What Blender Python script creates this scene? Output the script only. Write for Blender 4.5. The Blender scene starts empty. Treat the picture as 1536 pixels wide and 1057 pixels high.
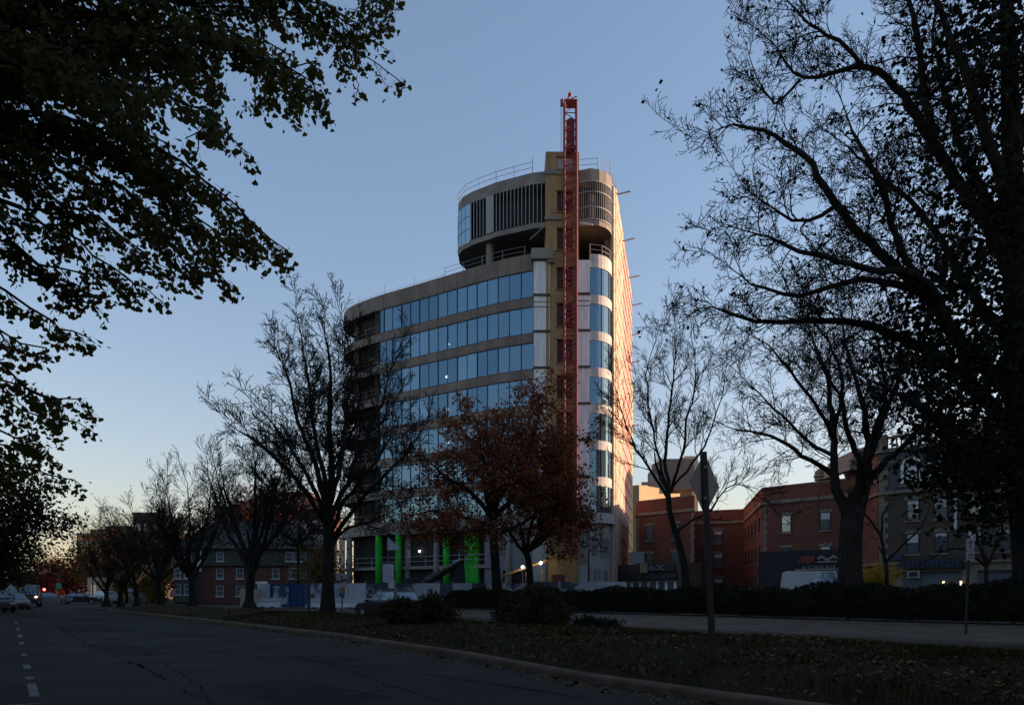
import bpy, math, random
import numpy as np
from mathutils import Vector
R = math.radians
S = bpy.context.scene
COL = S.collection

# ------------------------------------------------------------------ camera
EYE, F, HOR = 1.65, 1100.0, 886.0
cd = bpy.data.cameras.new("camera"); cam = bpy.data.objects.new("camera", cd); COL.objects.link(cam); S.camera = cam
cam.location = (0, 0, EYE); cam.rotation_euler = (R(90), 0, 0)
cd.sensor_width = 36; cd.lens = 36 * F / 1536; cd.shift_y = (HOR - 528.5) / 1536
cd.clip_start = .05; cd.clip_end = 4000
# ------------------------------------------------------------------ sky and sun
SUN_EL, SUN_AZ = 9.0, 80.0
w = bpy.data.worlds.new("World"); S.world = w; w.use_nodes = True
nt = w.node_tree; bg = nt.nodes['Background']
sky = nt.nodes.new('ShaderNodeTexSky'); sky.sky_type = 'NISHITA'; sky.sun_disc = False
sky.sun_elevation = R(SUN_EL); sky.sun_rotation = R(SUN_AZ); sky.air_density = 1; sky.dust_density = 1; sky.ozone_density = 1
gm = nt.nodes.new('ShaderNodeGamma'); gm.inputs[1].default_value = .76
tn = nt.nodes.new('ShaderNodeMixRGB'); tn.blend_type = 'MULTIPLY'; tn.inputs[0].default_value = 1; tn.inputs[2].default_value = (1.11, 1.085, 1.245, 1)
nt.links.new(sky.outputs[0], gm.inputs[0]); nt.links.new(gm.outputs[0], tn.inputs[1]); tc = nt.nodes.new('ShaderNodeTexCoord'); sp = nt.nodes.new('ShaderNodeSeparateXYZ'); rp = nt.nodes.new('ShaderNodeValToRGB'); t2 = nt.nodes.new('ShaderNodeMixRGB'); t2.blend_type = 'MULTIPLY'; t2.inputs[0].default_value = 1
e = rp.color_ramp.elements; e[0].position = .0; e[0].color = (1.0, .88, .74, 1); e[1].position = .45; e[1].color = (.86, .965, 1.0, 1); m_ = e.new(.16); m_.color = (.98, .95, .90, 1)
nt.links.new(tc.outputs['Generated'], sp.inputs[0]); nt.links.new(sp.outputs[2], rp.inputs[0]); nt.links.new(tn.outputs[0], t2.inputs[1]); nt.links.new(rp.outputs[0], t2.inputs[2]); nt.links.new(t2.outputs[0], bg.inputs[0])
bg.inputs[1].default_value = .1
sd = bpy.data.lights.new("sun", 'SUN'); sd.energy = 3.7; sd.angle = R(.5); sd.color = (1, .64, .41)
sun = bpy.data.objects.new("sun", sd); COL.objects.link(sun)
sv = Vector((math.sin(R(SUN_AZ)) * math.cos(R(SUN_EL)), math.cos(R(SUN_AZ)) * math.cos(R(SUN_EL)), math.sin(R(SUN_EL))))
sun.rotation_euler = sv.to_track_quat('Z', 'Y').to_euler(); sun.location = (60, 20, 60)
vs = S.view_settings; vs.view_transform = 'Standard'; vs.look = 'None'; vs.gamma = 1; vs.exposure = 1.5
S.cycles.max_bounces = 6; S.cycles.transparent_max_bounces = 8

# ------------------------------------------------------------------ frames of reference
def W(px, py, Y): return Vector(((px - 768) * Y / F, Y, EYE + (HOR - py) * Y / F))
DX, DY = -.68, .7332          # along the street, away and to the left
NX, NY = .7332, .68           # across the street, to the right
def SN(s, n, z=0.): return Vector((DX * s + NX * n, DY * s + NY * n, z))
def lerp(a, b, t): return a + (b - a) * t
def interp(x, tab):
    if x <= tab[0][0]: return tab[0][1]
    for (a, b), (c, d) in zip(tab, tab[1:]):
        if x <= c: return lerp(b, d, (x - a) / (c - a))
    return tab[-1][1]

# ------------------------------------------------------------------ materials
MATS = {}
def mat(name, c, rough=.8, metal=0., c2=None, scale=3., bump=0., bscale=None, emit=None, spec=.5, trans=0., detail=4., lo=.35, hi=.65, stretch=None):
    if name in MATS: return MATS[name]
    m = bpy.data.materials.new(name); m.use_nodes = True; t = m.node_tree; b = t.nodes['Principled BSDF']
    b.inputs['Base Color'].default_value = (*c, 1); b.inputs['Roughness'].default_value = rough; b.inputs['Metallic'].default_value = metal
    b.inputs['Specular IOR Level'].default_value = spec
    if c2 or bump:
        g = t.nodes.new('ShaderNodeNewGeometry'); mp = t.nodes.new('ShaderNodeMapping')
        if stretch: mp.inputs['Scale'].default_value = stretch
        t.links.new(g.outputs['Position'], mp.inputs[0])
    if c2:
        n = t.nodes.new('ShaderNodeTexNoise'); n.inputs['Scale'].default_value = scale; n.inputs['Detail'].default_value = detail
        r = t.nodes.new('ShaderNodeValToRGB'); r.color_ramp.elements[0].position = lo; r.color_ramp.elements[1].position = hi
        r.color_ramp.elements[0].color = (*c, 1); r.color_ramp.elements[1].color = (*c2, 1)
        t.links.new(mp.outputs[0], n.inputs[0]); t.links.new(n.outputs[0], r.inputs[0]); t.links.new(r.outputs[0], b.inputs['Base Color'])
    if bump:
        n2 = t.nodes.new('ShaderNodeTexNoise'); n2.inputs['Scale'].default_value = bscale or scale * 6; n2.inputs['Detail'].default_value = 5
        bp = t.nodes.new('ShaderNodeBump'); bp.inputs['Strength'].default_value = bump; bp.inputs['Distance'].default_value = .05
        t.links.new(mp.outputs[0], n2.inputs[0]); t.links.new(n2.outputs[0], bp.inputs['Height']); t.links.new(bp.outputs[0], b.inputs['Normal'])
    if emit:
        b.inputs['Emission Color'].default_value = (*emit[0], 1); b.inputs['Emission Strength'].default_value = emit[1]
    if trans:
        o = t.nodes['Material Output']; tr = t.nodes.new('ShaderNodeBsdfTranslucent'); mx = t.nodes.new('ShaderNodeMixShader'); mx.inputs[0].default_value = trans
        tr.inputs[0].default_value = (*(c2 or c), 1)
        t.links.new(b.outputs[0], mx.inputs[1]); t.links.new(tr.outputs[0], mx.inputs[2]); t.links.new(mx.outputs[0], o.inputs[0])
    MATS[name] = m; return m

def brick(name, c1, c2, mortar, ux=(.8, .5), sc=1.0):
    if name in MATS: return MATS[name]
    m = mat(name, c1, .85); t = m.node_tree; b = t.nodes['Principled BSDF']
    g = t.nodes.new('ShaderNodeNewGeometry'); sx = t.nodes.new('ShaderNodeSeparateXYZ'); t.links.new(g.outputs['Position'], sx.inputs[0])
    a = t.nodes.new('ShaderNodeMath'); a.operation = 'MULTIPLY'; a.inputs[1].default_value = ux[0]; t.links.new(sx.outputs[0], a.inputs[0])
    d = t.nodes.new('ShaderNodeMath'); d.operation = 'MULTIPLY_ADD'; d.inputs[1].default_value = ux[1]; t.links.new(sx.outputs[1], d.inputs[0]); t.links.new(a.outputs[0], d.inputs[2])
    cx = t.nodes.new('ShaderNodeCombineXYZ'); t.links.new(d.outputs[0], cx.inputs[0]); t.links.new(sx.outputs[2], cx.inputs[1])
    bt = t.nodes.new('ShaderNodeTexBrick'); bt.inputs['Scale'].default_value = 1 / sc
    bt.inputs['Brick Width'].default_value = .22; bt.inputs['Row Height'].default_value = .075; bt.inputs['Mortar Size'].default_value = .008
    bt.inputs['Color1'].default_value = (*c1, 1); bt.inputs['Color2'].default_value = (*c2, 1); bt.inputs['Mortar'].default_value = (*mortar, 1)
    t.links.new(cx.outputs[0], bt.inputs[0])
    n = t.nodes.new('ShaderNodeTexNoise'); n.inputs['Scale'].default_value = .5; n.inputs['Detail'].default_value = 6; t.links.new(g.outputs['Position'], n.inputs[0])
    mr = t.nodes.new('ShaderNodeMapRange'); mr.inputs[3].default_value = .6; mr.inputs[4].default_value = 1.35; t.links.new(n.outputs[0], mr.inputs[0])
    mx = t.nodes.new('ShaderNodeMixRGB'); mx.blend_type = 'MULTIPLY'; mx.inputs[0].default_value = 1
    t.links.new(bt.outputs[0], mx.inputs[1]); t.links.new(mr.outputs[0], mx.inputs[2]); t.links.new(mx.outputs[0], b.inputs['Base Color'])
    return m

def glassy(name, c, see, rough=.03, metal=.75):
    """coated curtain wall glass: mostly mirror, a little of the dark room behind it"""
    m = mat(name, c, rough, metal); t = m.node_tree; b = t.nodes['Principled BSDF']; o = t.nodes['Material Output']
    tr = t.nodes.new('ShaderNodeBsdfTransparent'); tr.inputs[0].default_value = (.55, .75, .85, 1); mx = t.nodes.new('ShaderNodeMixShader'); mx.inputs[0].default_value = see
    g = t.nodes.new('ShaderNodeNewGeometry'); n = t.nodes.new('ShaderNodeTexNoise'); n.inputs['Scale'].default_value = .45; n.inputs['Detail'].default_value = 1
    bp = t.nodes.new('ShaderNodeBump'); bp.inputs['Strength'].default_value = .06; bp.inputs['Distance'].default_value = .3
    t.links.new(g.outputs['Position'], n.inputs[0]); t.links.new(n.outputs[0], bp.inputs['Height']); t.links.new(bp.outputs[0], b.inputs['Normal'])
    t.links.new(b.outputs[0], mx.inputs[1]); t.links.new(tr.outputs[0], mx.inputs[2]); t.links.new(mx.outputs[0], o.inputs[0])
    return m

M = dict(
 asphalt=mat('asphalt', (.0175, .0158, .0142), .9, c2=(.038, .0345, .031), scale=.45, lo=.3, hi=.7, bump=.35, bscale=45, detail=8, spec=.15),
 conc_road=mat('concrete_road', (.055, .046, .039), .88, c2=(.082, .070, .060), scale=.5, bump=.3, bscale=30, spec=.15),
 pavement=mat('pavement_concrete', (.085, .064, .050), .9, c2=(.125, .096, .076), scale=.6, bump=.3, bscale=20, spec=.12),
 kerb=mat('kerb_concrete', (.080, .052, .034), .9, c2=(.135, .095, .066), scale=1.5, bump=.4, bscale=25, spec=.12),
 patch=mat('asphalt_patch', (.017, .017, .0175), .9, c2=(.028, .028, .0285), scale=2.5, bump=.4, bscale=60, spec=.1),
 tar=mat('tar', (.008, .008, .008), 1.0, spec=.0), paint=mat('road_paint', (.16, .16, .165), .85, c2=(.06, .06, .06), scale=7),
 soil=mat('lawn_soil', (.018, .016, .006), 1.0, c2=(.040, .027, .013), scale=1.2, bump=.8, bscale=18, spec=.1),
 dirt=mat('site_dirt', (.05, .045, .038), .95, c2=(.08, .07, .06), scale=.4, spec=.1),
 ground=mat('far_ground', (.045, .045, .04), .95, c2=(.07, .065, .055), scale=.08, spec=.1),
 blade=mat('grass_blade', (.018, .021, .005), 1.0, c2=(.046, .035, .010), scale=2.0, spec=.03, trans=.2),
 litter=mat('fallen_leaf', (.06, .034, .014), .85, c2=(.14, .10, .03), scale=4, spec=.2),
 bark=mat('bark', (.014, .012, .011), .95, c2=(.030, .026, .023), scale=4, bump=.8, bscale=14, spec=.15, stretch=(1, 1, .25)),
 bark_light=mat('pale_bark', (.022, .018, .016), .95, c2=(.048, .040, .035), scale=4, bump=.8, bscale=14, spec=.15, stretch=(1, 1, .25)),
 twig=mat('twig', (.022, .018, .016), .95, spec=.1),
 ginkgo=mat('ginkgo_leaf', (.035, .045, .010), .75, c2=(.11, .095, .02), scale=1.6, spec=.3, trans=.5),
 oak=mat('oak_leaf', (.10, .029, .016), .88, c2=(.23, .078, .032), scale=.7, spec=.2, trans=.2),
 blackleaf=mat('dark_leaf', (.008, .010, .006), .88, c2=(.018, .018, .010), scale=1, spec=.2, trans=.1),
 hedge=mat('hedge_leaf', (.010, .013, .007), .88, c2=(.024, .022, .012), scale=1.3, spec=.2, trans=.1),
 bush=mat('bush_leaf', (.026, .022, .008), .88, c2=(.05, .036, .013), scale=2, spec=.2, trans=.15),
 redleaf=mat('red_leaf', (.12, .012, .010), .88, c2=(.18, .03, .02), scale=.5, spec=.2, trans=.2),
 yellowleaf=mat('yellow_leaf', (.08, .05, .009), .88, c2=(.17, .105, .018), scale=.6, spec=.2, trans=.2),
 farleaf=mat('far_leaf', (.018, .015, .011), .92, c2=(.036, .025, .015), scale=.4, spec=.1, trans=.1),
 concrete=mat('grey_concrete', (.17, .16, .145), .85, c2=(.24, .225, .20), scale=.7, bump=.2, bscale=9),
 darkconc=mat('dark_concrete', (.055, .05, .046), .9, c2=(.085, .08, .073), scale=.6),
 spandrel=mat('spandrel_panel', (.150, .121, .102), .65, c2=(.215, .176, .150), scale=1.1, spec=.25, stretch=(.6, .6, .25)),
 joint=mat('panel_joint', (.03, .03, .032), .8), mullion=mat('dark_mullion', (.03, .034, .04), .45, .6),
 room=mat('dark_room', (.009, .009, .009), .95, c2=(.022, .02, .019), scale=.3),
 tan=mat('yellow_sheathing', (.27, .178, .092), .88, c2=(.36, .245, .13), scale=1.5, stretch=(1, 1, .3)),
 ply=mat('plywood', (.24, .135, .05), .8, c2=(.32, .19, .075), scale=1.2, stretch=(1, 1, .2)),
 wrap=mat('white_wrap', (.55, .575, .62), .55, c2=(.76, .775, .80), scale=1.3, bump=.7, bscale=2.5, stretch=(3, 3, .35)),
 gyp=mat('pale_board', (.27, .275, .27), .88, c2=(.33, .335, .33), scale=.5), gypgrey=mat('patched_board', (.165, .178, .19), .85),
 stud=mat('galvanised_stud', (.28, .30, .325), .55, .2), redgate=mat('dark_red_gate', (.075, .014, .012), .6),
 red=mat('mast_red', (.29, .046, .040), .6, c2=(.22, .034, .032), scale=2), cage=mat('cage_red', (.13, .006, .016), .5),
 net=mat('scaffold_net', (.42, .235, .21), .9, c2=(.52, .315, .275), scale=.35, bump=.5, bscale=1.6), netpale=mat('pale_net', (.46, .325, .25), .9, c2=(.55, .405, .32), scale=.6, bump=.5, bscale=2),
 steel=mat('scaffold_steel', (.30, .22, .18), .5, .3), lime=mat('lime_strip', (.55, .62, .10), .7),
 green=mat('green_membrane', (.003, .24, .006), .75, c2=(.006, .42, .011), scale=2.2, bump=.9, bscale=5, stretch=(2, 2, .6)),
 glass=glassy('tower_glass', (.125, .212, .285), .12), glassend=glassy('pale_tower_glass', (.26, .40, .48), .05),
 glass2=glassy('tower_glass_clear', (.10, .18, .25), .2), glass3=glassy('tower_glass_pale', (.14, .235, .312), .10), teal=mat('teal_board', (.25, .42, .42), .7),
 winglass=glassy('window_glass', (.20, .24, .28), .0, .05, .6), carglass=glassy('car_glass', (.16, .22, .26), .0, .04, .5),
 white=mat('white_paint', (.60, .61, .63), .65, c2=(.68, .69, .70), scale=2), stone=mat('pale_stone', (.15, .125, .095), .88, c2=(.20, .17, .13), scale=2),
 brick=brick('red_brick', (.125, .030, .017), (.09, .022, .014), (.11, .07, .055), (.7, -.71)),
 bricktop=brick('parapet_brick', (.15, .032, .018), (.115, .026, .015), (.11, .065, .05), (.7, -.71)),
 brownbrick=brick('brown_brick', (.075, .050, .036), (.052, .036, .027), (.085, .07, .055), (.7, -.71)),
 housebrick=brick('house_brick', (.10, .026, .019), (.072, .020, .015), (.095, .065, .055), (1, .1)),
 towerbrick=brick('apartment_brick', (.30, .12, .065), (.24, .095, .055), (.25, .18, .13), (.8, .6)),
 slate=mat('slate', (.034, .045, .052), .75, c2=(.052, .064, .070), scale=2.2, bump=.5, bscale=6), roof=mat('dark_shingle', (.035, .035, .036), .9, c2=(.055, .053, .05), scale=2, bump=.5),
 shingle=mat('green_shingle', (.032, .038, .032), .88, c2=(.044, .050, .042), scale=2), awning=mat('navy_awning', (.007, .008, .013), .8), black=mat('black_paint', (.012, .012, .013), .6),
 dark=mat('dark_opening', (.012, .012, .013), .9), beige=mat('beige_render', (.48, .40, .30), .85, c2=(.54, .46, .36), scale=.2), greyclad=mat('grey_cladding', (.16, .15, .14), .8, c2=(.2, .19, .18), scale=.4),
 signback=mat('sign_back', (.30, .265, .21), .65, 0., c2=(.37, .33, .27), scale=3), signpost=mat('sign_post', (.035, .035, .036), .5, .5), signwhite=mat('sign_white', (.26, .265, .28), .5),
 signred=mat('sign_red', (.13, .010, .013), .5), signblue=mat('sign_blue', (.014, .035, .115), .5), signgreen=mat('sign_green', (.01, .18, .11), .5), signcream=mat('sign_cream', (.34, .31, .15), .6),
 banner=mat('banner_pale', (.42, .48, .55), .75, c2=(.55, .61, .67), scale=.9), bannerdark=mat('banner_navy', (.045, .055, .085), .7, c2=(.09, .10, .14), scale=1.2), bannerprint=mat('banner_print', (.06, .075, .115), .75, c2=(.42, .48, .56), scale=1.1, lo=.45, hi=.55),
 blue=mat('container_blue', (.012, .065, .20), .6, c2=(.01, .055, .165), scale=2), barrier=mat('barrier_concrete', (.48, .50, .52), .85, c2=(.58, .60, .62), scale=1.2),
 tyre=mat('tyre', (.012, .012, .012), .9), rim=mat('rim', (.3, .3, .31), .35, .8), headlamp=mat('lamp_lens', (.5, .5, .52), .15), tail=mat('tail_lens', (.3, .01, .01), .3),
 taillit=mat('lit_marker', (.8, .3, .1), .3, emit=((1, .45, .2), 2.5)), trafficred=mat('traffic_red', (.6, .02, .02), .3, emit=((1, .03, .02), 14)),
 bulb=mat('lit_bulb', (1, 1, 1), .3, emit=((1, .93, .78), 10)), bulbwhite=mat('lit_room_lamp', (1, 1, 1), .3, emit=((1, .96, .85), 14)), shoplamp=mat('shop_lamp', (1, 1, 1), .3, emit=((1, .66, .38), .9)),
 ochre=mat('ochre_render', (.44, .32, .19), .88, c2=(.52, .385, .235), scale=.3), offwhite=mat('weathered_white', (.28, .29, .30), .7, c2=(.36, .37, .38), scale=3),
 wrapwall=mat('pale_corner_panel', (.36, .36, .365), .75, c2=(.44, .44, .44), scale=.8),
 kiosk=mat('kiosk_window', (.4, .34, .27), .5, emit=((1, .8, .55), .06)),
 skin=mat('skin', (.30, .19, .14), .6), cloth=mat('dark_cloth', (.014, .014, .018), .9), clothpale=mat('pale_cloth', (.45, .46, .48), .9), plastic=mat('translucent_sheet', (.62, .60, .70), .5, trans=.6),
)

# ------------------------------------------------------------------ mesh helpers
ORG = {}
def link(o, parent=None):
    COL.objects.link(o)
    if parent is not None: o.parent = parent; ORG[o] = ORG[parent]
    else: ORG.setdefault(o, Vector((0, 0, 0)))
    return o
def tag(o, label=None, cat=None, group=None, kind=None):
    if label: o['label'] = label
    if cat: o['category'] = cat
    if group: o['group'] = group
    if kind: o['kind'] = kind
    return o
def thing(name, label, cat, loc=(0, 0, 0), group=None):
    o = bpy.data.objects.new(name, None); o.location = loc; ORG[o] = Vector(loc); COL.objects.link(o); o.empty_display_size = .3
    return tag(o, label, cat, group)
def mesh_np(name, V, Q, m, parent=None, smooth=False):
    """V (n,3) verts, Q (k,c) faces, all with c corners"""
    V = np.asarray(V, dtype=np.float32).reshape(-1, 3); Q = np.asarray(Q, dtype=np.int32)
    o = bpy.data.objects.new(name, bpy.data.meshes.new(name)); link(o, parent); V = V - np.array(ORG[o], dtype=np.float32)
    me = o.data; k, c = Q.shape
    me.vertices.add(len(V)); me.vertices.foreach_set('co', V.ravel()); me.loops.add(k * c); me.loops.foreach_set('vertex_index', Q.ravel())
    me.polygons.add(k); me.polygons.foreach_set('loop_start', np.arange(0, k * c, c, dtype=np.int32)); me.polygons.foreach_set('loop_total', np.full(k, c, dtype=np.int32))
    if smooth: me.polygons.foreach_set('use_smooth', np.ones(k, dtype=bool))
    me.update(calc_edges=True); me.materials.append(m); return o

class MB:
    def __init__(s): s.v = []; s.f = []
    def add(s, vs, fs):
        b = len(s.v); s.v += [tuple(x) for x in vs]; s.f += [tuple(b + i for i in f) for f in fs]; return s
    def hexa(s, b4, t4): return s.add(list(b4) + list(t4), [(3, 2, 1, 0), (4, 5, 6, 7), (0, 1, 5, 4), (1, 2, 6, 5), (2, 3, 7, 6), (3, 0, 4, 7)])
    def box(s, cx, cy, cz, sx, sy, sz, rz=0.):
        c, k = math.cos(rz), math.sin(rz); q = [(-1, -1), (1, -1), (1, 1), (-1, 1)]
        p = [(cx + a * sx / 2 * c - b * sy / 2 * k, cy + a * sx / 2 * k + b * sy / 2 * c) for a, b in q]
        return s.hexa([(x, y, cz - sz / 2) for x, y in p], [(x, y, cz + sz / 2) for x, y in p])
    def prism(s, poly, z0, z1):
        n = len(poly); return s.add([(p[0], p[1], z0) for p in poly] + [(p[0], p[1], z1) for p in poly], [tuple(range(n - 1, -1, -1)), tuple(range(n, 2 * n))] + [(i, (i + 1) % n, n + (i + 1) % n, n + i) for i in range(n)])
    def wall(s, p, q, th, z0, z1, off=0.):
        """upright slab from p to q (seen from its front, left to right); front face at off, body behind"""
        p, q = Vector(p[:2]), Vector(q[:2]); d = (q - p).normalized(); n = Vector((d.y, -d.x)); a, b = n * off, n * (off - th)
        bq = [p + a, q + a, q + b, p + b]; return s.hexa([(x.x, x.y, z0) for x in bq], [(x.x, x.y, z1) for x in bq])
    def band(s, pts, th, z0, z1, off=0.):
        P = [Vector(p[:2]) for p in pts]; N = []
        for i in range(len(P)):
            d = (P[min(i + 1, len(P) - 1)] - P[max(i - 1, 0)]).normalized(); N.append(Vector((d.y, -d.x)))
        o = [p + n * off for p, n in zip(P, N)]; i_ = [p + n * (off - th) for p, n in zip(P, N)]; b = len(s.v)
        for a, c in zip(o, i_): s.v += [(a.x, a.y, z0), (a.x, a.y, z1), (c.x, c.y, z1), (c.x, c.y, z0)]
        k = len(P)
        for i in range(k - 1):
            x, y = b + 4 * i, b + 4 * i + 4
            for j in range(4): s.f.append((x + j, y + j, y + (j + 1) % 4, x + (j + 1) % 4))
        s.f.append((b, b + 1, b + 2, b + 3)); e = b + 4 * (k - 1); s.f.append((e + 3, e + 2, e + 1, e)); return s
    def tube(s, p, q, r0, r1=None, n=6, cap=True):
        r1 = r0 if r1 is None else r1; p, q = Vector(p), Vector(q); d = (q - p)
        if d.length < 1e-6: return s
        d.normalize(); u = d.cross(Vector((0, 0, 1)) if abs(d.z) < .9 else Vector((1, 0, 0))).normalized(); v = d.cross(u)
        vs = [c + (u * math.cos(2 * math.pi * i / n) + v * math.sin(2 * math.pi * i / n)) * r for c, r in ((p, r0), (q, r1)) for i in range(n)]
        fs = [(i, (i + 1) % n, n + (i + 1) % n, n + i) for i in range(n)]
        if cap: fs += [tuple(range(n - 1, -1, -1)), tuple(range(n, 2 * n))]
        return s.add(vs, fs)
    def path(s, pts, r, n=6):
        for a, b in zip(pts, pts[1:]): s.tube(a, b, r, r, n)
        return s
    def lathe(s, c, prof, n=12):
        c = Vector(c); k = len(prof); vs = [(c.x + r * math.cos(2 * math.pi * i / n), c.y + r * math.sin(2 * math.pi * i / n), c.z + z) for r, z in prof for i in range(n)]
        fs = [(j * n + i, j * n + (i + 1) % n, (j + 1) * n + (i + 1) % n, (j + 1) * n + i) for j in range(k - 1) for i in range(n)]
        return s.add(vs, fs + [tuple(range(n - 1, -1, -1)), tuple((k - 1) * n + i for i in range(n))])
    def ball(s, c, r, n=10): return s.lathe(c, [(max(.02, math.sin(math.pi * j / 7)) * r, -math.cos(math.pi * j / 7) * r) for j in range(8)], n)
    def build(s, name, m, parent=None, smooth=False, bevel=0.):
        o = bpy.data.objects.new(name, bpy.data.meshes.new(name)); link(o, parent); g = ORG[o]
        o.data.from_pydata([(x - g.x, y - g.y, z - g.z) for x, y, z in s.v], [], s.f); o.data.update(); o.data.materials.append(m)
        if smooth:
            for p in o.data.polygons: p.use_smooth = True
        if bevel:
            b = o.modifiers.new('bevel', 'BEVEL'); b.width = bevel; b.segments = 2; b.limit_method = 'ANGLE'
        return o
def text(name, body, size, p, right, m, parent, depth=.04, spacing=1.):
    c = bpy.data.curves.new(name, 'FONT'); c.body = body; c.size = size; c.extrude = depth; c.space_character = spacing
    f = bpy.data.objects.new(name, c); me = bpy.data.meshes.new_from_object(f); bpy.data.objects.remove(f); bpy.data.curves.remove(c); me.name = name; me.materials.clear()
    o = bpy.data.objects.new(name, me); link(o, parent); o.location = Vector(p) - ORG[o]; o.rotation_euler = (R(90), 0, math.atan2(right[1], right[0])); me.materials.append(m); return o
def copy_tree(o, parent=None):
    c = o.copy(); COL.objects.link(c); c.parent = parent
    for ch in list(o.children): copy_tree(ch, c)
    return c
def curve_pts(P, step):
    """Catmull-Rom through P, resampled evenly"""
    P = [Vector(p[:2]) for p in P]; Q = [P[0] * 2 - P[1]] + P + [P[-1] * 2 - P[-2]]; D = []
    for i in range(1, len(Q) - 2):
        for k in range(24):
            t = k / 24; a, b, c, d = Q[i - 1:i + 3]
            D.append(.5 * ((2 * b) + (c - a) * t + (2 * a - 5 * b + 4 * c - d) * t * t + (3 * b - a - 3 * c + d) * t ** 3))
    D.append(P[-1]); L = [0.]
    for a, b in zip(D, D[1:]): L.append(L[-1] + (b - a).length)
    def at(s):
        s = max(0, min(s, L[-1]))
        for i in range(1, len(L)):
            if L[i] >= s: return D[i - 1].lerp(D[i], (s - L[i - 1]) / max(1e-9, L[i] - L[i - 1]))
        return D[-1]
    n = max(2, int(round(L[-1] / step))); return [at(L[-1] * i / n) for i in range(n + 1)], at, L[-1]

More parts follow.
